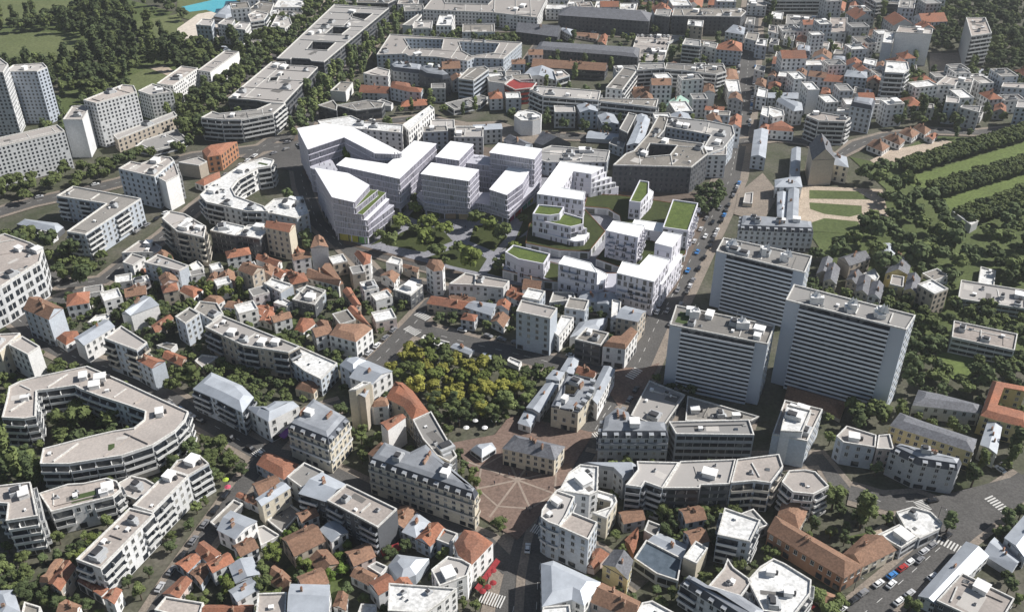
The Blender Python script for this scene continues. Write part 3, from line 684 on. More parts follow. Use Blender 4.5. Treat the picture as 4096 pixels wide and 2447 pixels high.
0|485,475 515,447 560,418 590,398 640,385 665,390 657,405 625,410 578,437 562,458 572,477 640,502 650,515 600,515 500,492|20|A|w|w|q|white curved block wrapped around a court, balconies stacked inside
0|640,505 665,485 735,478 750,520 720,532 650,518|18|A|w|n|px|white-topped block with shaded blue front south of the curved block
5|157,64 165,57 180,60 200,72 198,83 172,77|27|A|f|t|q|brownish block with cluttered white and tan roof terraces
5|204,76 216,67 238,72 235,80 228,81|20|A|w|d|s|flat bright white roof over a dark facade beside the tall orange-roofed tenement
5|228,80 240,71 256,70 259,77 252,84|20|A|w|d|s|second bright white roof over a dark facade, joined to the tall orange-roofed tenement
6|9,72 13,66 38,69 32,77|27|A|o|c|px|tall narrow tenement with orange roof and cream windowed front
6|53,92 57,81 65,82 70,91|22|A|b|w|x|narrow gabled house with blank white front and brown roof
6|95,98 98,94 112,99 111,107 104,109|16|A|oh|w|p|white wedge-shaped house with orange hipped roof by the project edge
6|37,94 39,92 47,95 44,101|5|H|oh|w|p|tiny house with red hipped roof under the tall tenement
6|126,107 132,101 142,104 139,110|10|H|w|w|p|white flat house with dark windows near the project street
6|142,110 145,108 158,111 156,116|8|H|b|t|p|brown shed-like house between white flat house and tall gable
6|121,119 125,116 139,118 134,126|8|H|b|w|p|small brown gable below the white flat house
6|165,110 168,103 180,104 183,109 181,114 172,115|24|A|bh|w|p|tall white house with brown hipped roof standing at the project edge
6|187,128 203,117 213,119 212,129|13|A|f|l|p|left half of a pair of tan flat roofs near the storefront
6|212,129 213,119 246,125 240,132|14|A|f|l|p|right half of a pair of tan flat roofs, with windows to the front
6|49,121 53,112 84,125 80,129|11|A|b|w|p|white terrace with three stepped brown roofs
6|62,113 66,108 72,108 85,127 80,128|11|A|b|t|p|long brown ridge behind the stepped brown roofs
6|35,143 49,129 68,134 57,148|12|A|f|d|p|flat dark-windowed block south of the stepped brown roofs
6|84,134 92,131 102,147 96,150|9|A|o|t|p|upper part of the long orange roofed terrace on the sloping street
6|9,128 15,122 36,129 24,136|14|A|w|n|px|low block with bright white roof box and white side wall
6|17,146 25,141 36,146 30,150|7|H|w|w|p|small white house below the roof-box block
6|27,117 30,113 41,116 40,122|9|H|o|p|p|pinkish house with orange roof between red-roofed neighbours
6|0,103 4,98 25,105 20,110|6|H|o|w|p|long low orange roof in front of the tall tenement
6|3,116 8,109 18,111 15,119|12|H|b|p|p|pink and brown narrow house left of the pinkish one
6|133,133 148,126 162,129 150,139|13|A|w|d|px|square dark block with dazzling white roof
6|147,126 151,122 161,124 158,129|7|H|w|w|p|small white house touching the square dark block
6|120,135 124,132 131,134 129,139|4|S|b|d|x|tiny brown shed in a dark garden
6|166,146 175,139 212,145 208,153|8|A|o|t|p|long low orange-brown roof north of the park street
6|187,142 193,138 212,140 213,145|7|H|b|w|p|brown-roofed house touching the pair of tan flat roofs
6|243,138 246,133 262,137 258,145|8|H|o|w|p|house with bright orange gable by the grey project podium
7|10,132 13,122 30,125 27,133|10|H|b|w|p|brown gabled white-ended house against the project podium
7|64,142 70,132 84,133 83,145|9|A|z|n|p|blue-grey roofed house touching the project podium
7|83,146 85,136 104,138 100,150|11|A|z|n|px|pale blue fronted house with light zinc roof by the front project block
7|36,146 40,135 60,136 62,143|8|H|g|n|p|dark low house between orange gable and zinc-roofed houses
7|-10,134 -6,129 8,131 6,137|6|H|o|p|p|low orange roof at the foot of the grey podium
5|118,98 135,86 146,86 157,92 153,98 140,97|8|A|f|w|p|small white house with splayed tan roof by the dark gardens
5|119,107 128,98 141,102 129,110|13|A|f|w|px|white cube house with tan roof beside the L-shaped block's street
5|140,107 153,99 183,110 174,115|19|A|f|n|px|tan-roofed block with long blue front and bright white side
5|183,110 192,105 198,111 188,116|6|H|w|w|x|low white lean-to right of the tan-roofed blue-fronted block
5|131,118 136,113 142,112 141,117|4|H|o|w|x|tiny orange roof between two white cubes
5|174,134 178,128 190,129 197,133 188,141|7|H|oh|w|p|small house with orange roof under a row of dark trees
5|200,125 205,117 211,116 210,127|6|H|b|t|p|rusty-roofed shed house in a green garden
5|209,125 214,116 230,117 227,129|6|H|b|t|p|long rusty roof next to the rusty shed house
5|196,143 203,138 215,139 218,143 210,148|8|H|bh|w|p|brown hip-roofed villa with white walls in the gardens
0|578,655 605,637 640,650 612,668|22|A|b|t|px|tall dark narrow tenement with red-brown roof in the gardens
0|645,655 670,648 700,660 680,675|9|H|o|w|p|bright orange roof right of the tall dark tenement
0|718,705 745,695 790,712 765,730|12|A|g|n|p|grey flat house among orange roofs south of the project wall
0|640,690 660,678 705,690 690,708|13|A|w|w|p|white flat-topped house with terrace among orange roofs
0|600,745 612,738 648,748 635,765|6|H|o|w|p|small orange roof at the dark garden edge
0|545,745 565,730 610,742 600,752|5|H|b|w|p|low white-edged cottage with brown roof in the gardens
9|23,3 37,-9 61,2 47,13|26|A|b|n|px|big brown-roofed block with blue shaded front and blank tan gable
9|54,31 62,25 75,24 78,30 64,38|7|H|oh|w|p|small orange-roofed house tucked behind the blank tan gable
9|72,31 101,13 111,20 82,38|17|A|z|w|px|grey-roofed block with long bright white side wall
9|85,17 93,10 105,8 107,12 98,18|4|S|w|w|x|white L-shaped low roof in the gardens
9|118,7 139,-10 154,-1 127,9|17|A|z|w|x|windowless white box house with grey roof
9|147,19 162,9 168,12 152,27|7|H|o|t|p|orange gabled house in a garden, beside the white box house
9|170,11 184,2 194,8 180,18|21|A|g|n|px|narrow tan-roofed block with white side and dark front
9|188,4 194,-4 211,-2 217,8 206,15|12|A|g|n|px|olive-roofed cube stuck to the long tan-roofed terrace
9|199,21 216,10 291,40 280,46 236,39|24|A|f|t|q|long tan-roofed terrace of balconies running down the slope
10|29,50 43,40 79,56 63,72 47,64|15|A|w|n|px|white-roofed stepped house ending the long terrace
9|101,32 118,20 143,36 133,44|30|A|f|n|q|dark street-front block with curved balconies and planted roof
9|132,52 138,46 160,53 147,60|22|A|o|n|px|orange-roofed street house with tall blank white gable
9|158,50 163,43 181,50 176,58|8|H|o|t|p|garden house with clean orange roof behind the white gable
9|189,54 196,48 212,50 197,61|5|S|f|c|p|small cream pavilion with red shutters on a triangular yard
9|152,39 162,36 172,38 166,44|4|S|g|l|x|pale tent-like shed roof behind the planted-roof block
9|2,109 7,90 9,79 19,74 33,70 85,59 120,74 150,88 174,99 183,103 180,111 170,122 148,136 118,146 92,150 67,154 39,154 42,139 88,127 110,122 130,119 140,111 141,103 124,97 96,88 78,81 73,78 45,82 36,83 35,108 24,110|25|A|f|l|q|huge tan-roofed block curling around a wooded court
9|8,38 22,30 39,40 27,48|25|A|f|w|px|tan-topped block with huge blank white wall at the left
9|-12,38 0,28 20,27 12,34 0,45|24|A|f|c|p|cream balconied block cut by the left edge
9|187,80 205,64 235,77 246,88 235,103 210,90|22|A|z|n|q|rounded zinc-roofed block with white penthouse at a street corner
10|-10,97 10,97 18,92 36,92 42,97 12,112 0,105|20|A|z|w|p|white corner house with purple awning and dormered zinc roof
10|38,80 42,73 60,72 63,76 56,85|7|H|bh|c|p|brown hip-roofed villa with beige end hidden between blocks
10|37,23 43,11 55,12 58,17 46,26|6|H|oh|w|p|villa with vivid orange hipped roof
10|58,17 61,13 74,15 74,21 65,25|6|H|bh|w|p|dull red-roofed villa next to the vivid orange one
10|3,14 9,5 18,7 15,18|6|H|o|w|p|small orange gabled house with white gable end in garden
10|2,5 5,-1 18,1 16,6|4|H|o|w|p|low orange roof above the small white-gabled house
10|71,28 79,17 105,17 113,22 97,35|17|A|bh|w|p|white corner building with brown hipped roof at a sunny street corner
10|88,4 96,0 112,20 106,19|9|A|o|t|p|lower part of the long orange roofed terrace reaching the corner
10|81,57 88,50 98,49 108,53 95,65|18|A|zh|n|p|grey mansard house at the corner of the wooded square
10|91,69 108,53 132,63 112,76|20|A|z|w|p|pale zinc-roofed house facing the wooded square
10|90,83 97,82 112,75 104,74|38|A|w|c|x|very tall thin party-wall house with white and tan blank sides
10|97,85 105,78 113,75 106,88|33|A|z|t|x|tan blank-walled tenement behind the thin party-wall house
10|109,96 120,88 131,90 128,97 114,98|17|A|bh|w|p|short white block with brown roof in a shaded court
10|126,89 135,73 142,74 152,82 168,103 152,111 143,98|19|A|o|t|p|curved block with big orange roof along the wooded square
10|121,113 139,105 145,108 128,120|25|A|o|w|x|gabled house with blank dazzling white wall and one small grille
10|152,111 170,103 195,146 188,152 176,146 162,130|22|A|g|d|p|long grey-brown flat roof running down to the star plaza
10|31,119 56,92 91,112 71,135|27|A|m|c|h|cream mansard block with tiered roof and planted balconies
10|109,143 121,132 140,139 126,151|14|A|bh|t|p|red-brown roofs at the blunt north end of the flatiron block
10|208,139 214,134 229,132 233,138 219,147|5|K|z|l|s|angular grey kiosk on the paved plaza
10|160,32 163,29 188,36 180,41|3|K|w|w|x|long white market shelter, first along the park street
10|189,40 195,36 212,43 207,47|3|K|z|l|x|grey market shelter, second along the park street
10|219,48 222,45 240,52 236,56|3|K|z|l|x|grey striped market shelter, third along the park street
10|243,54 246,50 258,55 255,60|3|K|w|w|x|white market shelter, last before the town hall
10|203,1 212,-5 233,-2 228,9|10|A|z|n|p|blue-grey house with zinc roof above the park street
10|228,15 233,7 246,11 240,21|6|H|b|w|p|pair of small brown gables above the park street
10|232,0 236,-6 247,-3 245,4|7|H|o|n|p|orange lean-to roof beside the zinc-roofed house
11|4,6 9,-5 44,3 37,13|35|A|f|n|px|tall dark-fronted block with tan roof and tan end wall
11|40,26 48,10 60,12 46,31|14|A|w|w|p|low house with white metal roof beside the tall dark-fronted block
11|56,30 65,16 76,13 93,11 87,24|9|W|z|w|x|cluster of pale sheds with ribbed roofs behind the street corner
11|61,33 72,22 94,27 86,39|18|A|g|d|s|olive-roofed block with big dark windows and white piers
11|88,39 95,32 105,32 117,21 122,25 110,42|19|A|bh|w|p|white corner house with orange-brown roof at the wide crossing
11|101,11 110,0 130,5 122,15|22|A|z|t|px|grey-roofed house with plain tan wall above the orange-brown corner
11|96,14 97,-6 106,-4 104,15|14|A|w|w|p|narrow white column-like house near the project corner
11|6,113 12,102 24,105 18,117|7|P|zh|l|p|lowest pavilion of the town hall wing with curved slate roof
11|14,98 34,73 46,75 27,103|10|P|z|l|p|long slate-roofed gallery wing of the town hall
11|33,70 40,62 51,64 46,72|13|P|zh|l|p|domed head pavilion of the town hall gallery
11|38,98 54,66 80,72 78,87 64,104/52,76 66,78 60,87 51,86|19|P|m|c|p|town hall main block with mansard slate roof and small green court
11|74,88 89,58 100,62 83,95|16|P|z|w|p|narrow roofed rear wing of the town hall along the street
11|47,62 55,49 65,52 59,67|6|H|z|w|x|small pale building attached above the town hall
11|62,66 65,58 82,64 79,69|5|P|o|w|x|low red-roofed court building behind the town hall
11|-9,138 3,125 51,136 41,149|16|P|sh|c|p|cream pavilion with grey hipped slate roof facing the plaza
11|84,128 87,112 101,101 115,107 117,114 150,116 152,128|24|A|m|g|h|dark ornate corner block with rounded zinc mansard
11|115,107 133,73 168,87 146,119|7|D|f|d|s|low tan deck in the shadow of the nearest tower
11|152,113 230,111 235,126 159,125|25|O|g|g|s|modern office slab with white-rimmed long roof and dark glass strips
12|4,125 16,92 53,101 38,132|25|A|f|n|px|block with dazzling white roof panel ringed by parapet
12|12,122 18,96 42,102 33,123@31|32|A|w|l|x|raised white rooftop box on the white-panel block
12|178,31 180,15 242,28 239,44|14|A|f|l|s|long garden block with tan roof and pale blue bays
12|206,106 218,72 250,78 250,83 227,79 219,100 250,108 250,118 219,110|17|P|o|y|p|terracotta-roofed court building with yellow walls at the right edge
12|140,96 146,81 166,85 208,96 205,104 168,99|12|P|sh|l|p|slate-roofed convent wing with white arcaded court
12|118,116 128,103 152,112 203,129 199,142|18|P|s|y|p|long slate-roofed range with pale yellow windowed front
12|206,134 214,109 228,112 222,143|14|P|z|l|p|light roofed pavilion ending the slate-roofed range
12|66,127 76,117 105,126 104,138 73,133|20|A|f|n|p|tan and white roofed start of the long curved dark row
12|105,139 107,126 118,125 122,140|18|A|f|p|p|pale pink flat roofed house in the long curved dark row
12|118,141 125,136 188,152 184,160 145,154|22|A|m|g|p|long curved dark mansard row with arches at the right
0|2040,1045 2055,1035 2330,1128 2320,1146 2160,1105|3|S|f|l|x|thin rooftop walkway strip along the long curved dark row
13|6,61 8,44 -5,43 -5,27 30,23 37,56|34|A|f|w|b|white balcony block with tan terraces at the lower left
13|38,34 66,25 82,24 104,19 114,22 118,30 110,37 50,52|21|A|f|w|q|low white block with open balconies seen face-on, behind the diagonal slab
13|74,98 98,107 150,54 126,48|27|A|f|l|q|near half of the long diagonal balcony slab by the sloping lane
13|129,46 148,52 183,17 165,11|26|A|f|l|q|middle part of the long diagonal balcony slab by the sloping lane
13|165,11 183,17 203,5 194,-3 172,2|24|A|f|n|q|far end of the long diagonal balcony slab with tall white pier
13|115,24 128,17 142,20 156,28 132,40 119,35|10|A|f|t|p|stepped tan roofs linking white block and diagonal slab
13|47,120 63,98 73,105 59,127|14|H|o|t|p|steep orange-roofed house with dark side at the lower left
13|38,119 45,115 50,105 56,98 62,97 47,120|13|H|b|t|x|rust-roofed rear part of the steep orange-roofed house
13|75,118 79,116 105,125 98,132|9|H|o|w|p|long white cottage with orange roof beside the diagonal slab
13|100,134 108,126 118,127 111,140|13|H|o|w|p|orange hipped house at the foot of the diagonal slab
13|-10,128 13,127 19,147 0,152|14|H|zh|w|x|white gabled house in the lower left corner
13|54,152 64,136 78,142 74,154|12|H|b|w|x|brown-roofed house at the bottom edge near the lane
13|20,156 24,139 40,144 38,158|8|H|g|l|x|low beige flat house at the bottom edge
13|190,89 198,79 214,91 205,103|7|H|o|w|p|bright orange-red roof with two white skylights
13|170,101 185,92 195,96 182,109|7|H|o|n|p|dull orange roof with white dormer box left of the skylit roof
13|184,110 195,101 204,106 195,121|7|H|b|n|p|brownish house with small white terrace below the dull orange roof
13|158,130 176,114 186,118 174,134|7|H|o|p|p|pale pink-tiled house with two skylights by the sloping lane
13|229,36 233,32 246,37 241,42|7|H|o|w|p|small salmon roof by the sloping lane
13|211,68 224,50 249,60 228,77|14|W|z|w|px|grey-roofed works with a white tent on its terrace
13|204,62 227,40 236,44 212,68|5|W|g|d|x|flat brown yard roof beside the grey-roofed works
13|239,40 242,35 255,40 252,47|7|H|b|w|p|rust-roofed hut on the way to the orange hip roof
13|150,147 161,134 198,140 192,158|9|A|f|l|p|flat tan roof at the bottom edge beside the garden
13|196,152 200,141 246,141 243,152|8|A|o|w|p|wide orange-roofed building at the bottom edge
14|0,5 8,-7 18,-5 42,5 27,20|9|H|oh|n|p|blue-fronted house with broad orange hipped roof and round skylight
14|30,18 47,4 66,13 45,29|18|A|g|n|p|grey-brown flat roofed end of the long dark balcony row
14|42,33 64,13 88,25 69,41|23|A|z|d|q|zinc-roofed middle of the long dark balcony row
14|69,41 88,25 137,49 118,67|28|A|f|d|qx|tan-roofed main part of the long dark balcony row with white end wall
14|109,5 124,-14 150,-4 166,-12 178,0 216,33 212,40|28|A|m|c|h|flatiron cream block with tall windows pointing at the star plaza
14|126,62 140,46 158,53 147,69|10|A|b|l|p|tan-roofed street house just after the white end wall
14|142,70 156,52 170,62 156,76|12|A|zh|w|p|street house with rounded dazzling white roof
14|155,77 168,62 185,69 169,84|12|A|o|n|p|orange-roofed street house beside the rounded white roof
14|175,79 182,68 196,73 188,84|12|A|g|n|p|grey-brown roofed street house with small windows
14|192,82 202,68 214,70 230,81 209,103 196,93|22|A|oh|w|p|large house with ribbed orange hipped roof above red awnings
14|170,108 186,95 200,98 209,103 205,114 178,124|22|A|f|w|p|cluttered red and white roof terraces above red awnings
14|128,148 129,121 195,126 182,138 165,150|24|A|w|w|p|white-roofed street block with long bright facade by the zebra crossing
14|128,103 137,92 168,96 155,112 140,118|9|W|z|n|x|ribbed pale grey gymnasium roof behind the cluttered terraces
14|92,113 100,104 118,112 111,123|8|H|b|l|p|garden house with plain brown roof and white side
14|108,105 117,100 128,105 121,113|8|H|g|w|p|pale flat house touching the plain brown roof
14|31,147 34,121 71,122 70,150|20|A|z|w|px|square block with blue-white metal roof at the bottom edge
14|0,152 2,131 30,130 29,151|17|A|f|d|p|block with dark flat roof and raised frames at the bottom edge
14|75,142 80,128 89,132 87,146|8|H|b|w|p|pinkish-roofed little house near the bottom edge
14|98,152 102,141 117,142 117,152|8|A|w|w|x|small white cube at the bottom edge
14|13,118 19,101 36,117 30,128|4|H|b|t|x|weathered shed with pale brown tarpaulin roof in the garden
14|0,38 24,22 33,28 6,45|20|A|z|c|px|cream windowless-sided house with grey roof by the works
14|11,60 30,42 44,52 26,72|4|W|g|d|s|low dark workshop roof in the shaded courtyard
14|0,67 8,65 24,75 5,85|4|S|f|l|x|small pinkish flat roof below the dark workshop
15|29,50 38,37 43,31 61,37 53,55 46,66 35,62 28,57|33|A|f|n|h|rounded tan-roofed corner block facing the plaza street
15|45,66 58,52 83,62 74,79|32|A|f|n|px|tan-roofed neighbour with tall orange party wall
15|43,31 47,29 55,14 66,6 84,8 83,32 75,36|30|A|w|w|p|dazzling white roofed block at the bend of the dark street
15|84,9 66,5 120,5 121,14 108,21 98,11|18|A|z|g|p|grey zinc-roofed row behind the dazzling white roofed block
15|78,37 83,31 100,36 102,42 92,58 78,53 95,47 96,42|19|A|w|c|p|cream ring-shaped tenement around a dark light well
15|110,26 122,11 121,3 162,4 146,29 129,23 125,28|28|A|f|n|q|left part of the great tan-roofed block, with projecting bays
15|147,29 163,3 217,1 211,25 183,26 182,29|27|A|f|d|s|middle of the great tan-roofed block over a shaded garden
15|212,24 218,1 259,-4 263,8 251,24 235,22|27|A|f|n|b|right end of the great tan-roofed block with curved balconies
16|13,23 20,12 36,11 46,13 59,27 44,35 24,33|22|A|f|w|B|round-ended white apartment block with wraparound balconies
15|199,74 206,48 241,60 231,81|25|A|w|n|qx|cube block with clean white flat roof above the garden
15|128,70 132,60 145,65 140,77|8|A|g|l|x|small slate-topped tower with white rim in the artist courtyard
15|131,80 144,72 170,83 165,96|8|W|z|l|x|long pale zinc roof above the blue glass roof
15|118,97 130,79 165,97 161,119 140,112|9|W|v|n|s|wide blue-grey glazed workshop roof
15|166,96 178,80 190,87 179,102|16|A|w|c|x|cream walled house with planted white roof terrace
15|110,78 122,66 122,76 118,92|6|H|o|o|x|narrow orange-walled lean-to in the courtyard
15|73,104 76,88 94,92 80,106|6|H|o|p|x|low red-orange roof at the foot of the orange party wall
15|88,102 99,88 117,98 112,116|16|A|s|y|p|yellow-fronted house with slate gable roof
15|29,143 28,101 40,98 86,119 70,142 58,136|20|A|zh|w|p|bright white zinc-hipped corner block at the bottom edge
15|28,156 30,144 56,142 58,156|18|A|w|w|x|white flat annex at the bottom edge under the zinc-hipped corner
15|76,138 88,120 124,138 118,155|15|A|b|p|p|curved reddish metal roof at the bottom edge
15|118,155 126,140 136,138 158,150 150,162|14|A|w|n|p|pale sculpted roof at the bottom edge beside the reddish metal roof
15|190,124 205,107 209,97 215,106 233,119 222,134|22|A|f|l|q|tan-roofed apartment house with pointed stair tower
15|163,121 170,114 190,125 222,135 248,152 236,168|20|A|m|l|q|long pale block with dark dormered attic along the bottom edge
16|-20,118 -8,105 5,97 16,102 42,118 41,131 25,152 -5,148|22|A|w|w|bp|stepped white apartment block with many roof terraces
16|0,70 8,55 92,103 73,115|14|P|bh|b|p|long brown-tiled school building with brick piers
16|9,54 15,38 24,35 42,37 36,58 30,68|10|P|b|c|p|brown-tiled wing with saw-tooth dormers
16|73,92 94,73 124,88 92,104|10|P|b|c|p|brown-tiled courtyard wing with dark and light roof facets
16|106,74 127,64 145,77 129,87|10|P|w|l|s|plain white flat-roofed wing on the shopping street
16|124,52 140,47 158,52 169,63 166,69 147,78 133,68|9|P|w|l|s|white roof terrace with blue pool rounding the street corner
16|146,132 192,80 214,94 165,141|10|A|z|l|p|long pale grey metal-roofed row on the near side of the road
16|163,138 188,111 239,136 222,165|12|A|f|d|p|tan flat roof with white rooftop dome cluster in the corner
16|209,92 220,76 244,98 236,109|6|W|z|g|x|low corrugated grey roof by the road
16|230,76 250,53 268,70 250,96|10|A|z|l|p|pale grey block cut by the right edge
16|42,130 50,126 69,133 55,140|5|H|b|t|x|low brown entrance lodge at the end of the school
2|17,8 22,0 50,0 44,8|8|A|w|l|p|jumble of white villas at the top edge by the avenue
1|236,44 242,38 254,40 250,46|8|A|g|n|p|low shaded block between the two white cubes beyond the avenue
4|196,112 199,108 209,110 206,115|5|H|g|l|x|grey annex at the foot of the framed facade block
3|226,38 228,32 240,33 238,41|10|A|g|l|p|pale block on the far side of the straight avenue
3|236,44 238,38 248,39 247,46|12|A|w|n|p|white-topped dark house across the straight avenue
3|235,68 237,64 246,65 245,71|11|A|g|g|p|tan house across the straight avenue from the brown-roofed row
3|236,82 238,76 247,78 246,85|12|A|bh|g|p|orange-brown hipped house across the avenue
3|237,94 239,86 248,88 247,96|12|A|w|l|p|white shuttered house across the avenue
3|241,112 243,104 250,105 249,115|16|A|w|n|p|blue-windowed white house near the dark stretch of the avenue
3|240,126 242,121 250,122 249,130|9|A|o|w|p|white and orange house at the avenue corner by the church
3|228,6 231,-2 248,-2 247,7|9|A|f|w|p|pale block beyond the avenue at the top edge
3|226,24 228,18 236,18 235,25|8|A|g|l|p|pinkish low block near the top of the avenue
4|2,18 4,12 15,13 14,20|7|A|w|t|p|tan low block left of the grey flat hall
4|62,9 64,2 76,3 74,11|6|H|oh|w|p|orange hipped villa at the top edge behind the white slab
4|78,8 80,3 88,4 87,9|4|H|o|p|x|faded red roof among trees at the top edge
4|97,35 99,29 110,30 110,36|5|H|b|t|x|rusty low roof left of the huge blank white tower
4|33,23 35,18 45,19 44,24|6|A|w|g|p|pale rooftop hall east of the grey flat hall
4|27,49 28,42 36,43 35,50|5|A|f|w|p|white court house beside the small orange hipped roof
4|62,47 64,41 73,42 72,48|4|H|f|w|p|small cream house below the grey office cube
4|108,89 110,84 120,85 120,90|3|H|b|t|x|low roof squeezed at the foot of the dark banded tower
4|138,68 139,64 144,64 145,72|3|A|f|t|x|short tan block right of the dark banded tower
7|198,96 205,83 291,101 284,117|52|T|g|a|Kp|banded tower slab, farthest back of the three near the project
11|153,19 159,0 255,20 248,38|57|T|g|a|Kp|banded tower slab with shaded deck at its foot, lowest of the three
12|17,-5 25,-20 143,10 134,24|79|T|g|a|Kp|banded tower slab, tallest and widest of the three, by the gardens
12|13,101 19,77 76,93 70,110 52,100|3|D|b|t|x|brown shaded deck at the foot of the tallest banded tower
11|170,88 240,108 232,112 168,112|4|D|g|d|x|sunken dark deck between the lowest banded tower and the white-rimmed office slab
'''
for line in DATA.strip().split('\n'): B(line)
# ------------------------------------------------------------ the white project
def lev(T, spec, h, base=None):
    out = []
    for q in spec.split():
        if q[0] == '#': out.append(base[int(q[1:])])
        else: x, y = q.split(','); out.append(at(T, float(x), float(y), h))
    return out
def office_face(o, a, b, z0, z1, fh, gl, bd, fn):
    e = b-a; Ln = e.length
    if Ln < .4: return
    u = e/Ln; nr = Vector((u.y, -u.x)); A = Vector((a.x-o.x, a.y-o.y)); rz = 0
    gl.quad((A.x, A.y, z0), (A.x+e.x, A.y+e.y, z0), (A.x+e.x, A.y+e.y, z1), (A.x, A.y, z1), 0)
    nf = max(1, round((z1-z0)/fh)); f = (z1-z0)/nf; mid = A+e/2
    for k in range(nf+1):
        z = z0+k*f
        zb, zt = max(z0, z-.2), min(z1+.12, z+.28)
        bd.box(mid+nr*.15, u, Ln/2+.3, .3, zb, zt, 0)
    if ((a+b)/2).normalized().dot(nr) > .25: return
    for k in range(nf):
        s = .5+(k % 2)*.25
        while s < Ln-.1:
            p = A+u*s+nr*.25
            if rnd.random() > .04: fn.box(p, (u*.9+nr*.44).normalized(), .09, .24, z0+k*f+.25, z0+(k+1)*f-.2, 0)
            s += .8*rnd.choice((.8, 1, 1, 1.25))
def project(name, label, cat, T, levels, style='office', fh=3.3, zb=0, gf=None, group=None):
    """levels from the top down: (points, height, roof code)"""
    top = lev(T, levels[0][0], levels[0][1]); o = sum(top, Vector((0, 0)))/len(top)
    root = empty(name, o.x, o.y); tag(root, label, cat, group); rn = random.Random(len(label)*7)
    for i, (spec, h, rc) in enumerate(levels):
        P = ccw(lev(T, spec, h, top)); z0 = levels[i+1][1] if i+1 < len(levels) else zb
        if i == len(levels)-1 or i == 0: FOOT.append([(p.x, p.y) for p in P])
        if i == len(levels)-1 and gf: 
            g = MB(); q = MB(); n = len(P); Pi = inset(P, .8)
            for j in range(n):
                a, b = Pi[j], Pi[(j+1) % n]; g.quad((a.x-o.x, a.y-o.y, 0), (b.x-o.x, b.y-o.y, 0), (b.x-o.x, b.y-o.y, gf), (a.x-o.x, a.y-o.y, gf))
                e = b-a; Ln = e.length; s = 0
                while s < Ln:
                    p = a+e*(s/Ln); s += 7.5
                    if ((a+b)/2).normalized().dot(Vector((e.y, -e.x)).normalized()) < .3: q = MB(); q.box((0, 0), e.normalized(), .28, .4, 0, gf, 0); q.build('pillar', [M_FIN], root, (p.x-o.x, p.y-o.y, 0))
            g.build('shop_front', [M_PGL2], root); z0 = gf
            cb = MB(); cb.cap([P], gf, 0, o); cb.build('soffit', [M_FIN], root)
        if style == 'office':
            gl, bd, fn = MB(), MB(), MB(); n = len(P)
            for j in range(n): office_face(o, P[j], P[(j+1) % n], z0, h, fh, gl, bd, fn)
            if len(fn.v) < 400: k_ = len(bd.v); bd.v += fn.v; bd.f += [tuple(k_+i_ for i_ in f_) for f_ in fn.f]; bd.mi += fn.mi; fn = MB()
            gl.build('glass_wall', [M_PGL], root); bd.build('floor_bands', [M_FIN], root)
            if fn.v: fn.build('fin_screen', [M_FIN], root)
            rb = MB(); rb.cap([inset(P, -.3)], h+.13, 0, o); rb.build('roof', [RM[rc]], root)
        else:
            wing(root, o, P, [], z0, h, rc, 'u', style, True, 50, rn, clutter=False)
            jb = MB(); n = len(P)
            for k in range(1, max(1, round((h-z0)/3.1))):
                z = z0+k*(h-z0)/round((h-z0)/3.1)
                for j in range(n):
                    a, b = P[j], P[(j+1) % n]; e = b-a
                    if e.length < 1: continue
                    u = e.normalized(); nr = Vector((u.y, -u.x)); A = Vector((a.x-o.x, a.y-o.y))+nr*.03; C = A+e
                    jb.quad((A.x, A.y, z-.09), (C.x, C.y, z-.09), (C.x, C.y, z+.05), (A.x, A.y, z+.05))
            if jb.v: jb.build('floor_joints', [M_DARK if False else WM['g']], root)
    return root, top, o
FA = project('office_building', 'white wedge office with stepped green terraces and coloured glass base', 'office building', -1, [
    ('233,553 600,612 840,745 672,935 430,880', 24.8, 'u'), ('#4 685,1005 938,800 #2 #1 #0', 21.5, 'l'), ('#4 770,1077 1028,832 #1 #0', 18.2, 'l'),
    ('#4 815,1142 1065,905 #1 #0', 14.9, 'u'), ('#4 822,1200 1120,974 1075,968 #1 #0', 11.6, 't')], gf=4.6)
RING = project('office_building', 'white folded office wing at the back, sloping away behind two courtyard trees', 'office building', -1, [
    ('33,100 350,45 650,88 1215,378 1150,388 920,380 560,195 150,332', 25, 'u')], fh=3.4, gf=4)
project('office_building', 'white L-shaped office with a tall glazed base, middle of the left group', 'office building', -1, [
    ('480,515 580,435 1060,508 1365,243 1605,275 1185,668', 22.2, 'u')], gf=4.5)
project('terrace_link', 'low white deck with tables between the wedge office and the folded wing', 'terrace', -1, [('185,548 175,522 412,460 485,585 300,600 240,565', 14.4, 't')])
project('office_building', 'white box office above the two lit shop windows on the square', 'office building', -2, [('-53,577 100,418 788,520 640,682', 24.5, 'u')], zb=8.53, fh=3.2)
project('office_building', 'small white box office at the back, between L-shaped office and roof deck', 'office building', -2, [('165,325 385,100 710,145 492,375', 23.5, 'u')])
project('office_building', 'white office bridge with rooftop seating between two taller boxes', 'office building', -2, [('600,410 705,292 990,335 990,455', 17.5, 't')])
project('office_building', 'tallest white box office at the back right of the office group', 'office building', -2, [('965,262 1095,125 1725,212 1612,360', 25, 'u')])
project('office_building', 'white office with kinked side above the coloured shopfronts', 'office building', -2, [('965,808 1265,458 1560,497 1440,712 1205,885', 18, 'u')], zb=8.53)
POD = project('office_building', 'low wavy office plinth carrying the white boxes', 'office building', -2, [
    ('-115,900 -50,830 790,860 985,860 1010,700 1640,745 1690,690 1650,760 1235,1130 970,1045 840,1012 740,1003 690,1062 430,1045 280,1050 0,1000', 8.5, 't')], gf=3.9, fh=2.3)
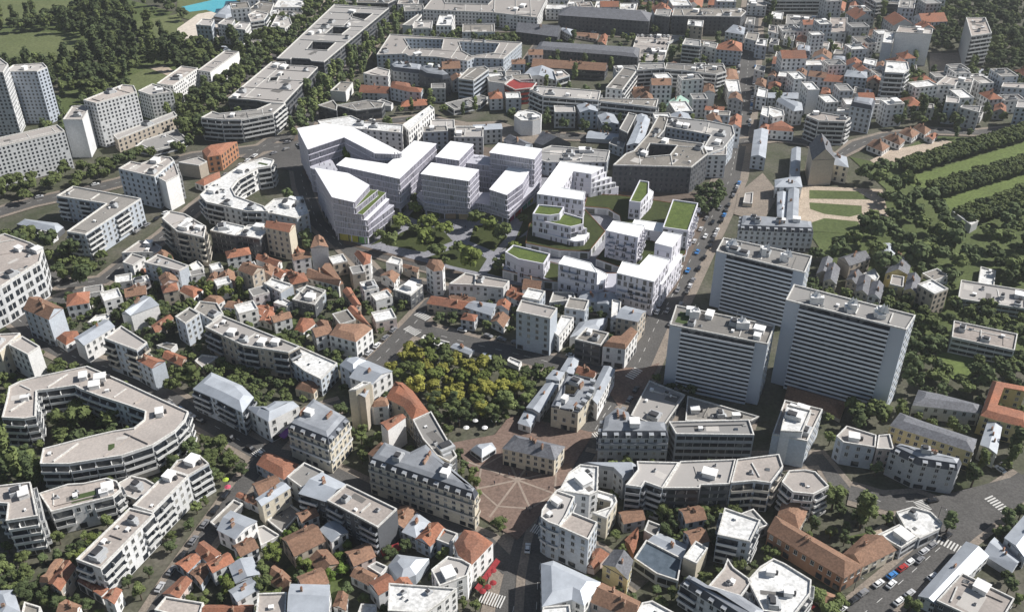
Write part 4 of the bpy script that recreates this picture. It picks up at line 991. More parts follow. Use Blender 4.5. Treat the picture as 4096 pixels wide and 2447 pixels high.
R1 = project('apartment_building', 'white U-shaped apartments with a staircase of terraces at one end', 'apartment building', -3, [
    ('365,338 600,15 1030,75 905,143 725,115 615,278 845,318 825,402', 18, 'u'), ('#0 #1 1055,122 #3 #4 #5 #6 #7', 15.2, 'u'), ('#0 #1 1107,176 #3 #4 #5 #6 #7', 12.4, 'u'),
    ('#0 #1 1147,226 #3 #4 #5 #6 #7', 9.6, 'u'), ('#0 #1 1175,268 #3 #4 #5 #6 #7', 6.8, 'u')], 'r')
R2 = project('apartment_building', 'white apartments with two green roofs stepping down over the planted plinth', 'apartment building', -3, [
    ('322,543 380,450 635,475 590,545 490,560', 16.5, 'l'), ('#0 #1 #2 827,588 825,643 700,673', 13.4, 'l'), ('#0 #1 #2 862,682 #4 705,733', 10.3, 'u'), ('#0 #1 #2 885,728 830,800 745,810', 7.3, 'u')], 'r')
project('apartment_building', 'slim white apartments with a long green roof, alone on the rear lawn', 'apartment building', -3, [('1278,418 1380,210 1475,225 1470,340 1393,432', 14, 'l'), ('#0 #1 #2 1520,318 1500,375 #4', 10.5, 'u')], 'r')
R4 = project('apartment_building', 'white apartments with the largest green roof, balconies facing the avenue', 'apartment building', -3, [('1610,675 1710,400 1960,437 1863,712', 14.7, 'l')], 'r')
project('apartment_building', 'low white link with large dark windows beside the largest green roof', 'apartment building', -3, [('1305,640 1330,590 1625,630 1605,718 1430,690', 10, 'u')], 'r')
R6 = project('apartment_building', 'white cube of flats covered in scattered glass balconies', 'apartment building', -3, [('1048,700 1118,603 1435,650 1365,770', 19, 'u')], 'r')
project('apartment_building', 'narrow white tower rising behind the front corner block', 'apartment building', -3, [('1533,825 1620,710 1798,742 1705,868', 20.5, 'u')], 'r')
R8 = project('apartment_building', 'white L-shaped front corner block of the project at the avenue', 'apartment building', -3, [('1155,1120 1210,1005 1380,1042 1475,937 1680,990 1525,1208', 18.2, 'u')], 'r')
project('apartment_building', 'white side terrace stepping out from the front corner block', 'apartment building', -3, [('1545,1225 1665,1015 1775,930 1805,938 1800,962 1600,1235', 12, 'u')], 'r')
R9 = project('apartment_building', 'white front block with slanted end and thin glass balconies', 'apartment building', -3, [('577,1030 635,950 905,1022 965,1120', 16, 'u')], 'r')
project('apartment_building', 'low white annex between the two front blocks', 'apartment building', -3, [('905,1110 940,1070 1068,1135 1022,1222 960,1235', 9.6, 'u')], 'r')
project('apartment_building', 'long low white building with curved green roof beside the gardens', 'apartment building', -3, [('50,920 130,850 495,938 432,1040 180,990', 12.6, 'l')], 'r')
def plinth(label, spec, h, rc, rim=True):
    P = ccw(lev(-3, spec, h)); o = sum(P, Vector((0, 0)))/len(P); root = empty('planted_plinth', o.x, o.y); tag(root, label, 'plinth')
    FOOT.append([(p.x, p.y) for p in P]); wb, pb = MB(), MB(); n = len(P)
    for i in range(n):
        a, b = P[i], P[(i+1) % n]; e = b-a; u = e.normalized(); Ln = e.length
        wb.quad((a.x-o.x, a.y-o.y, 0), (b.x-o.x, b.y-o.y, 0), (b.x-o.x, b.y-o.y, h), (a.x-o.x, a.y-o.y, h), 0)
        nr = Vector((u.y, -u.x))
        if Ln > 6:
            k = int(Ln/4.5)
            for j in range(k):
                p, q = a-o+u*(j+.12)*Ln/k+nr*.04, a-o+u*(j+.88)*Ln/k+nr*.04
                wb.quad((p.x, p.y, .4), (q.x, q.y, .4), (q.x, q.y, h-1), (p.x, p.y, h-1), 1 if (j*7+i) % 3 else 2)
        pb.box((a-o+b-o)/2, u, Ln/2, .12, h-.1, h+.25, 0)
    wb.build('wall', [WM['l'], WM['g'], M_PGL2], root); pb.build('edge_trim', [mat('rusty_trim', (.22, .10, .045), .8)], root)
    rb = MB(); rb.cap([P], h, 0, o); rb.build('roof', [RM[rc]], root)
plinth('planted plinth with rusty edge under the stepped green-roofed apartments', '255,822 290,640 360,560 420,480 840,490 1040,705 880,905 590,890 300,830', 4.6, 'k')
plinth('rear planted plinth reaching to the avenue around a sunken yard', '835,460 870,340 1180,350 1500,395 1690,425 1970,540 1865,760 1640,880 1500,800 1310,640 1200,615 1185,550 1070,480', 4.3, 'k')
plinth('planted plinth beneath the cube of flats', '950,975 1040,870 1440,700 1640,850 1840,850 1835,930 1700,1000 1380,1050 1200,1062', 4.4, 'k')
plinth('pale wall plinth with a planted strip along the front street', '25,1085 55,1010 500,1010 580,1030 1000,1120 1160,1120 1680,1080 1790,1020 1530,1320 1270,1345 720,1225 430,1185', 5, 't')
gb = MB(); P = ccw(lev(-3, '435,1160 500,1015 580,1035 570,1208', 5.05)); gb.cap([P], 5.08, 0); tag(gb.build('planting_strip', [RM['k']]), 'dark planted strip between green-roofed building and slanted front block', 'planting bed')
# scattered balconies
def balc_mesh(L2, d):
    m = MB(); X = Vector((1, 0)); m.box((0, -d/2), X, L2, d/2, -.12, 0, 0)
    m.box((0, -d+.04), X, L2, .03, 0, 1, 1)
    for s in (-1, 1): m.box((s*(L2-.03), -d/2), X, .03, d/2-.08, 0, 1, 1)
    return m.mesh('balcony', [WM['u'], mat('balcony_glass', (.5, .5, .54), .2, var=0)])
BM, BL = balc_mesh(1.5, 1.7), balc_mesh(4, 1.3)
def put(prj, a, b, items, me):
    root, top, o = prj; A, Bp = top[a], top[b]; e = Bp-A; u = e.normalized()
    c = sum(top, Vector((0, 0)))/len(top); nr = Vector((u.y, -u.x))
    if nr.dot((A+Bp)/2-c) < 0: nr = -nr; u2 = -u
    else: u2 = u
    for f, z in items:
        p = A+e*f-o+nr*.02; inst(me, 'balcony', root, (p.x, p.y, z), math.atan2(u2.y, u2.x))
put(R6, 0, 3, [(.16, 15.4), (.22, 12.8), (.12, 10.9), (.22, 8.4), (.22, 6), (.5, 12), (.75, 13.6), (.48, 10), (.76, 9.4), (.62, 6)], BM)
put(R6, 3, 2, [(.25, 15), (.7, 15.8), (.6, 12.6), (.3, 11.4), (.7, 9.6), (.4, 8.6), (.3, 5.6)], BM)
put(R4, 3, 2, [(.1, 11.5), (.35, 12.5), (.65, 11.5), (.9, 12.5), (.2, 8.5), (.5, 9.5), (.8, 8.5), (.1, 6), (.4, 6.5), (.7, 6)], BM)
put(R9, 0, 3, [(.3, 12.5), (.55, 9.4)], BL); put(R8, 0, 5, [(.28, 9.2), (.6, 12), (.62, 9), (.3, 6.3), (.7, 6)], BL)
# coloured shopfront panels
def panels(prj, x0, x1, n, cols, z0, z1):
    root, top, o = prj; a = x0; b = x1; e = b-a; u = e.normalized(); nr = Vector((u.y, -u.x)); Ln = e.length
    for i in range(n):
        m = MB(); p, q = a-o+u*Ln*(i+.06)/n-nr*.65, a-o+u*Ln*(i+.94)/n-nr*.65
        m.quad((p.x, p.y, z0), (q.x, q.y, z0), (q.x, q.y, z1), (p.x, p.y, z1)); c = cols[i % len(cols)]
        m.build('coloured_panel', [mat('panel_%d_%d_%d' % tuple(int(v*99) for v in c), c, .4, tuple(v*.5 for v in c), .5, .8, var=0)], root)
_a, _b = FA[1][4], at(-1, 822, 1200, 11.6)
panels(FA, _a.lerp(_b, .06), _a.lerp(_b, .97), 3, [(.55, .48, .12), (.50, .48, .08), (.20, .45, .16)], .2, 4.4)
_a, _b = at(-2, 1235, 1130, 8.5), at(-2, 1650, 760, 8.5)
panels(POD, _a.lerp(_b, .1), _a.lerp(_b, .98), 6, [(.50, .01, .16), (.38, .05, .03), (.50, .02, .02), (.02, .30, .25), (.04, .34, .24), (.40, .34, .03)], .2, 3.8)
_a, _b = at(-2, 280, 1050, 8.5), at(-2, 690, 1062, 8.5)
panels(POD, _a.lerp(_b, .02), _a.lerp(_b, .44), 1, [(.40, .30, .20)], .4, 3.6); panels(POD, _a.lerp(_b, .5), _a.lerp(_b, .95), 1, [(.60, .48, .30)], .2, 3.6)
# ------------------------------------------------------------ ground, roads, squares
def G(s): return [at(0, x, y) for x, y in pts(s)]
M_GND = mat('ground_yards', (.115, .105, .085), .95, (.045, .055, .025), .045, .55, fine=.8, var=0)
M_ROAD = mat('asphalt', (.105, .10, .095), .9, (.07, .067, .064), .08, .7, fine=1.5, var=0)
M_PAVE = mat('pavement', (.27, .225, .185), .9, (.17, .145, .12), .15, .7, fine=1.3, var=0)
M_BRICKP = mat('brick_paving', (.205, .14, .112), .9, (.135, .098, .08), .1, .9, fine=1.2, var=0)
M_LINE = mat('road_marking', (.62, .61, .58), .8, (.45, .44, .42), 1, .6, var=0)
M_GRASS = mat('grass', (.10, .125, .045), .95, (.055, .075, .022), .05, .7, fine=.7, var=0)
M_LAWN = mat('project_lawn', (.052, .064, .016), .95, (.026, .036, .010), .13, .8, fine=1.2, var=0)
M_PLAZA = mat('project_paving', (.25, .25, .275), .85, (.19, .19, .21), .12, .7, fine=1.6, var=0)
M_SAND = mat('gravel_path', (.46, .38, .30), .95, (.33, .27, .21), .1, .7, fine=1.2, var=0)
M_BROWN = mat('brown_kerb_paving', (.135, .105, .085), .9, var=0)
g = MB(); N = 24
g.quad((-2500, 60, -.3), (2500, 60, -.3), (2500, 4500, -.3), (-2500, 4500, -.3)); tag(g.build('ground', [M_GND]), kind='structure')
def road(spec, wd, z=.02, pave=2.6, name='road', m=None, line=True):
    P = G(spec); ROADS.append((P, wd+pave*2)); b = MB()
    if pave:
        strip_mesh(b, P, wd+pave*2, z-.012+.0); o = b.build('pavement', [M_PAVE]); tag(o, kind='structure'); o.location.z = -.05
        for s in (-1, 1):
            k = MB(); L_, R_ = ribbon(P, wd+.15); Q = L_ if s > 0 else R_; strip_mesh(k, Q, .3, z+.1)
    b = MB(); strip_mesh(b, P, wd, z); tag(b.build(name, [m or M_ROAD]), kind='structure')
    if line and wd > 7:
        k = MB()
        for i in range(len(P)-1):
            e = P[i+1]-P[i]; L_ = e.length; u = e.normalized(); s = 2
            while s < L_-3: a = P[i]+u*s; strip_mesh(k, [a, a+u*3], .18, z+.02); s += 8
        tag(k.build('lane_markings', [M_LINE]), kind='structure')
road('1240,1500 1262,1400 1290,1300 1330,1215 1400,1110 1470,1000 1535,910 1590,790 1640,700 1690,600 1735,510 1772,430 1792,330 1808,230 1818,120 1826,20 1830,-20', 11, .02, 4.5)
road('-20,745 40,770 110,830 200,875 300,900 400,960 480,1010 560,1055 640,1100 700,1110', 8, .03)
road('370,1500 440,1390 510,1290 580,1190 640,1110 690,1055 760,1000 830,980', 6.5, .04)
road('700,1110 770,1130 900,1195 1040,1260 1180,1320 1240,1380', 7, .05)
road('880,905 930,860 1000,790 1050,735 1090,705', 9, .06)
road('1000,795 1060,812 1150,835 1260,860 1360,885 1450,905 1540,915', 10, .07)
road('1090,705 1020,690 930,690 880,640 830,590', 7, .08)
road('860,600 1000,640 1220,700 1400,745 1570,770', 6, .09, 1.5)
road('720,365 735,450 770,540 830,595', 8, .1)
road('-20,590 60,640 160,690 250,680 330,620 400,570 480,500 560,440 640,385 720,355', 8, .11)
road('-20,520 80,490 200,465 300,440 380,405 470,380 560,370 720,350', 10, .12)
road('100,745 180,715 250,690', 8, .13)
road('720,350 760,270 830,190 890,120 940,60 980,-20', 9, .14)
road('600,385 660,340 740,325 800,300', 8, .15)
road('720,355 800,330 900,300 1030,285 1090,300 1200,320 1320,330 1500,335 1790,345', 8, .16)
road('430,340 480,280 560,215 640,160 720,90 790,20 810,-20', 6, .17, 2)
road('2500,310 2380,322 2250,318 2150,330 2080,350 2030,380 1960,345 1880,335 1790,345', 8, .18)
road('2080,1500 2170,1425 2260,1345 2330,1285 2410,1225 2500,1165', 10, .19)
road('2330,1285 2290,1235 2230,1215 2150,1220 2060,1195', 8, .2)
road('1430,1070 1600,1110 1800,1120 1990,1115 2050,1200', 7, .21)
road('1340,1230 1320,1310 1305,1400 1300,1500', 8, .22, 3)
road('1560,1420 1450,1340 1330,1290', 6, .23, 1.5)
road('940,60 1080,75 1330,75 1560,90 1820,110', 6, .24, 1.5)
road('920,165 1080,205 1270,160 1340,60', 6, .25, 1.5)
def patch(name, spec, z, m): 
    P = ccw(G(spec)); b = MB(); b.cap([P], z, 0); o = b.build(name, [m]); tag(o, kind='structure')
    if name in ('plaza', 'square', 'crossing', 'car_park', 'gravel_path', 'formal_lawn', 'beach', 'pool', 'grass_ride', 'project_square', 'garden_lawn', 'park_lawn'): NOGO.append([(p.x, p.y) for p in P])
    return P
patch('square', '690,355 770,320 800,345 730,420 600,395', .27, M_ROAD)
patch('square', '1070,300 1210,295 1310,330 1310,352 1100,335', .27, M_PAVE)
patch('crossing', '1460,930 1500,890 1560,895 1600,880 1560,960 1500,985', .27, M_BRICKP)
patch('road', '2250,1210 2330,1190 2484,1150 2484,1215 2400,1270 2310,1330 2270,1270', .27, M_ROAD)
# star plaza
patch('plaza', '1095,1075 1200,1055 1240,1005 1440,1050 1380,1150 1310,1250 1255,1310 1160,1250 1150,1150', .30, M_BRICKP)
c = at(0, 1255, 1165); b = MB(); Rr = 15
for k in range(8):
    a = k*math.pi/4+.3; strip_mesh(b, [c, c+Vector((math.cos(a), math.sin(a)))*(Rr+(6 if k % 2 else 0))], .8, .33+.001*k)
Q = [c+Vector((math.cos(k*math.pi/4+.3), math.sin(k*math.pi/4+.3)))*Rr for k in range(9)]
strip_mesh(b, Q, .7, .35);
tag(b.build('paving_star', [mat('pale_paving', (.32, .26, .215), .9, var=0)]), kind='structure')
patch('plaza', '1430,700 1500,690 1560,760 1540,800 1480,760', .27, M_PAVE) if False else None
def zebra(x, y, ax, ay, wd, n, z=.32):
    a, b_ = at(0, x, y), at(0, ax, ay); e = b_-a; u = e.normalized(); nr = Vector((-u.y, u.x)); m = MB()
    for i in range(n):
        p = a+e*(i+.5)/n; strip_mesh(m, [p-nr*wd/2, p+nr*wd/2], e.length/n*.5, z)
    tag(m.build('zebra_crossing', [M_LINE]), kind='structure')
zebra(1165, 1445, 1222, 1462, 5, 9); zebra(1525, 918, 1550, 895, 4, 6); zebra(1440, 1060, 1470, 1050, 4, 6); zebra(2260, 1300, 2330, 1335, 4, 9)
zebra(2395, 1205, 2440, 1240, 4, 7); zebra(2225, 1215, 2250, 1240, 4, 8); zebra(985, 795, 1015, 812, 4, 7); zebra(1010, 760, 1040, 775, 4, 6); zebra(615, 1105, 640, 1090, 3, 6)
zebra(1290, 1280, 1330, 1295, 4, 8)
# project ground
patch('project_forecourt', '750,440 700,380 720,320 1000,330 1320,380 1330,420 1700,470 1720,520 1640,700 1570,770 1220,695 835,592', .26, M_BROWN)
patch('project_square', '790,470 835,580 880,598 1215,685 1240,690 1560,745 1640,640 1690,520 1480,470 1320,430 1000,400 780,380', .28, M_PLAZA)
T6o = lambda s: [at(6, x, y) for x, y in pts(s)]
for i, s_ in enumerate(['128,90 163,96.5 191,86 180,74 158,70 140,78', '111,90 127,85 129,82 126,74 134,66 142,67 140,74 120,84', '165,102 196,92 201,89 224,103 216,116 190,110', '207,86 212,71 230,70 243,82 231,96',
    '148,62 154,55 178,60 173,70 160,67', '235,97 258,80 300,45 285,40 240,68 262,60 250,88 ', '224,117 235,106 241,112 239,121', '245,88 262,80 262,95 250,105 240,100']):
    b = MB(); b.cap([ccw(T6o(s_))], .31+.002*i, 0); tag(b.build('lawn', [M_LAWN]), kind='structure')
patch('sunken_yard', '1385,528 1400,515 1450,530 1470,560 1440,590 1400,625 1385,690 1360,680', .33, M_PLAZA)
# parks and lawns
for s_ in ['-20,-60 235,-10 160,35 -20,62', '-20,85 120,78 240,112 200,158 -20,175', '430,-30 640,-30 560,40 500,60 430,40', '290,60 430,35 450,60 410,95 330,90', '285,200 360,165 440,178 480,215 400,235 300,230']:
    patch('park_lawn', s_, .1, mat('park_lawn', (.135, .15, .065), .95, (.085, .105, .04), .03, .7, fine=.5, var=0))
patch('woodland_floor', '-60,180 250,150 300,110 470,90 660,100 690,60 560,220 470,300 420,330 250,280 150,280 140,180', .04, M_GRASS)
patch('woodland_floor', '-60,60 240,-20 420,30 300,110 200,110 -60,100', .05, M_GRASS)
patch('beach', '430,70 480,35 560,20 600,60 560,95 520,90 470,110 430,95', .14, mat('pale_sand', (.62, .55, .47), .9, var=0))
patch('pool', '440,18 520,0 560,-8 585,10 540,38 500,25 460,30', .2, mat('pool_water', (.06, .33, .42), .15, (.10, .45, .50), .1, .8, spec=.6, var=0))
patch('gravel_path', '360,165 400,158 440,185 475,215 460,218 420,190', .16, M_SAND)
patch('gravel_path', '1930,455 1965,460 2000,500 2060,545 2200,600 2200,615 1930,600', .12, M_SAND) if False else None
patch('gravel_path', '1925,450 2140,460 2160,545 1930,560', .2, M_SAND)
for s_ in ['1963,462 2080,465 2110,485 1963,483', '1963,492 2090,500 2090,520 2060,527 2000,520 1965,508', '1970,540 2000,530 2080,538 2095,560 2070,568 1965,562']:
    patch('formal_lawn', s_, .23, M_GRASS)
patch('park_ground', '2060,380 2130,395 2250,330 2484,340 2600,330 2600,900 2400,900 2250,850 2180,760 2000,620 1960,560 2100,540 2150,460', .07, M_GRASS)
patch('gravel_path', '2110,390 2160,365 2290,340 2330,350 2200,385 2140,410', .17, M_SAND)
M_GR2 = mat('bright_grass', (.13, .17, .05), .95, (.09, .12, .035), .05, .7, fine=.7, var=0)
patch('grass_ride', '2190,435 2520,335 2520,372 2235,470', .19, M_GR2); patch('grass_ride', '2265,480 2520,405 2520,445 2300,512', .19, M_GR2); patch('ride_path', '2240,462 2520,374 2520,380 2245,468', .21, M_SAND)
patch('garden_lawn', '2270,860 2350,850 2380,900 2330,930 2280,900', .19, M_GR2)
patch('car_park', '2255,130 2350,128 2345,200 2255,195', .19, M_PAVE)
patch('yard', '2060,1300 2160,1280 2210,1330 2160,1360 2080,1340', .19, M_GRASS)
patch('school_path', '2090,1305 2140,1270 2175,1290 2120,1330', .21, M_SAND)
patch('yard', '1850,420 1790,470 1780,520 1850,540 1890,470', .15, M_PAVE); patch('yard', '680,1180 760,1150 800,1200 700,1300 600,1300', .15, M_GND)
patch('yard', '620,1440 760,1330 860,1400 800,1480', .15, M_GRASS); patch('yard', '590,770 640,740 760,790 700,870 620,840', .15, M_GRASS)
patch('court', '1490,990 1560,930 1660,990 1700,1010 1840,1020 1830,1050 1620,1030', .15, M_PAVE)
# ------------------------------------------------------------ small houses packed between the traced ones
def filler(spec, n, size, hts, roofs, walls, ang, kind, labels, group):
    rn = random.Random(n*3+int(size[0]*10)+len(labels[0])); P = ccw(G(spec)); xs = [p.x for p in P]; ys = [p.y for p in P]; k = 0
    for _ in range(n*26):
        if k >= n: break
        p = Vector((rn.uniform(min(xs), max(xs)), rn.uniform(min(ys), max(ys))))
        if not inside(p, P): continue
        a, b_ = rn.uniform(*size)/2, rn.uniform(*size)/2*.8
        if not free(p, max(a, b_)*1.02): continue
        t = R(ang+rn.choice((0, 0, 90))+rn.uniform(-7, 7)); u = Vector((math.cos(t), math.sin(t))); v = Vector((-u.y, u.x))
        ring = [p-u*a-v*b_, p+u*a-v*b_, p+u*a+v*b_, p-u*a+v*b_]; i = rn.randrange(len(roofs)); rc = roofs[i]
        nm = NAMES[kind]; root = empty(nm[0], p.x, p.y); tag(root, labels[(i if i < 4 else 2) % len(labels)], nm[1], group+' ('+rc[0]+')')
        FOOT.append([(q.x, q.y) for q in ring]); k += 1
        wing(root, p, ring, [], 0, rn.uniform(*hts), rc, rn.choice(walls), rn.choice(('p', 'p', 'px')), False, 0, rn, clutter=rn.random() < .8)
LF = lambda s: ['small orange-tiled house '+s, 'small brown-tiled house '+s, 'small pale flat-roofed house '+s, 'small grey-roofed house '+s]
RF = ['oh', 'b', 'w', 'g', 'w']
filler('1835,95 2130,85 2140,300 1840,330', 70, (9, 18), (7, 18), ['o', 'w', 'w', 'g'], 'wwnlg', 4, 'H', ['small orange-tiled house packed into the dense quarter east of the straight avenue', 'small white-topped house packed into the dense quarter east of the straight avenue', 'small white-topped house packed into the dense quarter east of the straight avenue', 'small grey-topped house packed into the dense quarter east of the straight avenue'], 'small houses of the dense quarter')
filler('480,5 770,5 700,60 600,120 480,110', 22, (14, 26), (12, 24), ['g', 'w', 'f'], 'wlnw', 12, 'A', ['grey-topped block in the cluster beyond the double tree row', 'white-topped block in the cluster beyond the double tree row', 'tan-topped block in the cluster beyond the double tree row'], 'blocks beyond the double tree row')
filler('990,-25 1830,-25 1830,85 990,95', 45, (12, 26), (6, 15), ['g', 'w', 'o', 'f'], 'wwlgn', 3, 'A', ['low grey-topped building among the far slate halls', 'low white-topped building among the far slate halls', 'low orange-roofed building among the far slate halls', 'low tan-topped building among the far slate halls'], 'low buildings among the far halls')
filler('1100,180 1300,160 1270,270 1060,250', 14, (8, 15), (6, 13), ['oh', 'b', 'w', 'g'], 'wngl', 8, 'H', LF('near the dark glass tower'), 'small houses by the dark glass tower')
filler('1480,200 1800,200 1790,340 1520,330', 30, (8, 17), (5, 16), ['b', 'w', 'g', 'z'], 'wngl', 5, 'H', ['small brown-tiled house in the courts by the straight avenue', 'small white-topped house in the courts by the straight avenue', 'small grey flat house in the courts by the straight avenue', 'small zinc-roofed house in the courts by the straight avenue'], 'small houses in the avenue courts')
filler('1010,310 1200,340 1480,345 1500,300 1210,300 1330,380 1040,360', 22, (10, 20), (5, 12), ['g', 's', 'z', 'f'], 'dngg', 6, 'A', ['low brownish flat building just behind the office boxes', 'low slate building just behind the office boxes', 'low zinc-roofed building just behind the office boxes', 'low tan building just behind the office boxes'], 'low buildings behind the office boxes')
filler('180,700 430,620 640,650 860,650 1080,700 1000,770 880,860 640,800 430,750 200,760', 46, (6, 12), (4, 9), RF, 'wwptl', 25, 'H', LF('wedged between the gardens on the slope'), 'small houses on the slope')
filler('560,1150 720,1150 930,1330 1170,1484 470,1484', 40, (6, 12), (4, 8), ['o', 'b', 'z', 'b'], 'wwptl', 35, 'H', ['small orange-tiled house in the gardens right of the sloping lane', 'small brown-tiled house in the gardens right of the sloping lane', 'small metal-roofed house in the gardens right of the sloping lane', 'small brown-tiled house in the gardens right of the sloping lane'], 'small houses right of the sloping lane')
filler('940,700 1250,700 1480,790 1300,880 1050,780', 22, (6, 13), (5, 11), RF, 'wwngt', -15, 'H', LF('between the project street and the park street'), 'small houses by the park street')
filler('2080,150 2484,190 2484,300 2130,310', 16, (9, 17), (7, 17), ['g', 'w', 'oh'], 'wngl', 10, 'A', ['grey-topped house among trees above the boulevard', 'white-topped house among trees above the boulevard', 'orange-roofed house among trees above the boulevard'], 'houses above the boulevard')
filler('1840,-30 2260,-30 2260,100 1850,90', 30, (12, 24), (6, 20), ['g', 'w', 'o', 'f'], 'wwlgn', 5, 'A', ['grey-topped block near the white vaulted hall', 'white-topped block near the white vaulted hall', 'orange-roofed block near the white vaulted hall', 'tan-topped block near the white vaulted hall'], 'blocks near the white vaulted hall')
filler('1990,650 2120,640 2260,700 2260,760 2120,740 2000,700', 26, (9, 15), (6, 12), ['s', 'g', 's', 'w'], 'ctlw', 25, 'H', ['small slate-roofed house crowded behind the banded towers', 'small brown flat house crowded behind the banded towers', 'small slate-roofed house crowded behind the banded towers', 'small pale flat house crowded behind the banded towers'], 'small houses behind the banded towers')
filler('1500,1240 1740,1210 1850,1300 1700,1420 1450,1330', 14, (6, 11), (4, 7), ['g', 'w', 'b'], 'wngt', 20, 'S', ['small grey shed in the inner courts of the great tan-roofed block', 'small white shed in the inner courts of the great tan-roofed block', 'small brown shed in the inner courts of the great tan-roofed block'], 'sheds in the inner courts')
# ------------------------------------------------------------ trees
FOL = {'d': ((.09, .115, .05), (.06, .08, .035)), 'm': ((.135, .16, .058), (.085, .11, .042)), 'l': ((.17, .20, .055), (.10, .13, .035)), 'y': ((.27, .255, .06), (.20, .205, .045)), 'p': ((.075, .04, .055), (.04, .02, .03)), 'g': ((.13, .19, .04), (.075, .12, .025))}
FM = {k: mat('foliage_'+k, a, .9, b_, .06, .95, fine=.9, var=.32, spec=.15) for k, (a, b_) in FOL.items()}
M_TRUNK = mat('bark', (.10, .075, .055), .95)
def crown_pts(rn, kind, n, MBo, mi=0, cx=0, cy=0, cz=0, r=1, hz=1, leaf=.2):
    cl = []
    K = {'round': 15, 'wide': 16, 'tall': 12, 'cone': 8}[kind]
    for k in range(K):
        if kind == 'cone': t = k/(K-1); cl.append((rn.uniform(-.15, .15)*(1-t), rn.uniform(-.15, .15)*(1-t), -.9+1.9*t, .55*(1-t)+.12))
        elif kind == 'tall': cl.append((rn.uniform(-.28, .28), rn.uniform(-.28, .28), rn.uniform(-.8, .8), rn.uniform(.3, .5)))
        else:
            a = rn.uniform(0, 6.28); d = rn.uniform(.05, .68); cl.append((d*math.cos(a), d*math.sin(a), rn.uniform(-.5, .6)*(1-.45*d), rn.uniform(.22, .42)))
    for x, y, z, s in cl:                      # solid leaf-coloured core added in each lump, so gaps don't go black
        s6 = s*.8*r; C_ = Vector((cx+x*r, cy+y*r, cz+z*hz*r)); ring = []
        for j, zz in enumerate((-.75, 0, .75)):
            q = math.sqrt(1-zz*zz*.8); ring.append([C_+Vector((math.cos(i*1.047+j)*q*s6, math.sin(i*1.047+j)*q*s6, zz*s6*hz*.9)) for i in range(6)])
        for j in range(2):
            for i in range(6): MBo.quad(ring[j][i], ring[j][(i+1) % 6], ring[j+1][(i+1) % 6], ring[j+1][i], mi)
        MBo.face(ring[2], mi)
    for x, y, z, s in cl:                      # leafy lumps: many small leaf faces round each limb end
        for _ in range(n//K):
            v = Vector((rn.gauss(0, 1), rn.gauss(0, 1), rn.gauss(0, 1))).normalized(); q = s*rn.uniform(.7, 1.06)
            p = Vector((cx+(x+v.x*q)*r, cy+(y+v.y*q)*r, cz+(z+v.z*q*.9)*hz*r))
            nn = (v+Vector((rn.uniform(-.45, .45), rn.uniform(-.45, .45), rn.uniform(-.1, .7)))).normalized()
            t1 = nn.orthogonal().normalized(); t1 = (t1*math.cos(rn.random()*6)+nn.cross(t1)*math.sin(rn.random()*6)).normalized(); t2 = nn.cross(t1); L_ = leaf*r*rn.uniform(.6, 1.3)
            MBo.quad(p-t1*L_-t2*L_*.5, p+t1*L_*.3-t2*L_*.8, p+t1*L_+t2*L_*.4, p-t1*L_*.3+t2*L_*.8, mi)
TV = {}
def tree_meshes():
    rn = random.Random(11)
    for kind in ('round', 'wide', 'tall', 'cone'):
        for v in range(4):
            m = MB(); crown_pts(rn, kind, 1150, m, leaf=.072, hz={'round': .9, 'wide': .62, 'tall': 1.5, 'cone': 1.8}[kind])
            for k in FM: TV[kind, v, k] = m.mesh('crown', [FM[k]])
    m = MB(); X = 8
    def limb(a, b, r0, r1):
        d = (b-a).normalized(); s = d.orthogonal().normalized(); t = d.cross(s)
        for i in range(6):
            p, q = i*math.pi/3, (i+1)*math.pi/3
            c1, c2 = s*math.cos(p)+t*math.sin(p), s*math.cos(q)+t*math.sin(q); m.quad(a+c1*r0, a+c2*r0, b+c2*r1, b+c1*r1)
    V = Vector
    limb(V((0, 0, 0)), V((0, 0, 1)), .075, .05); 
    for a in range(4): limb(V((0, 0, .75+.06*a)), V((.42*math.cos(a*1.7), .42*math.sin(a*1.7), 1.45)), .04, .015)
    return m.mesh('trunk', [M_TRUNK])
TRUNK = tree_meshes()
TREES = []    # (distance, x, y, r, kind, colour, label, group, nm)
def T_(p, r, kind, colr, label, group, nm='tree'): TREES.append((Vector(p).length, p[0], p[1], r, kind, colr, label, group, nm))
def zone(spec, r, kinds, cols, label, group, dens=1.0, clear=.5, road=True, nm='tree', T=0, hmid=None):
    """trees scattered in a zone traced at crown level"""
    rn = random.Random(len(TREES)+3)
    P = ccw([at(T, x, y, r*1.0) for x, y in pts(spec)]); xs = [p.x for p in P]; ys = [p.y for p in P]; A = abs(area(P))
    placed = []; n = int(A/(r*r*2.6)*dens); tries = 0
    while len(placed) < n and tries < n*14:
        tries += 1; p = Vector((rn.uniform(min(xs), max(xs)), rn.uniform(min(ys), max(ys))))
        if not inside(p, P): continue
        q = rn.uniform(.72, 1.2)*r
        if any((p-a).length < (q+b_)*(.72 if dens < 2 else .56) for a, b_ in placed): continue
        if not free(p, q*clear, road): continue
        placed.append((p, q)); T_(p, q, rn.choice(kinds), rn.choice(cols), label, group, nm)
def single(T, x, y, r, kind, colr, label, group=None, nm='tree'):
    p = at(T, x, y, r*1.5); T_(p, r, kind, colr, label, group, nm)
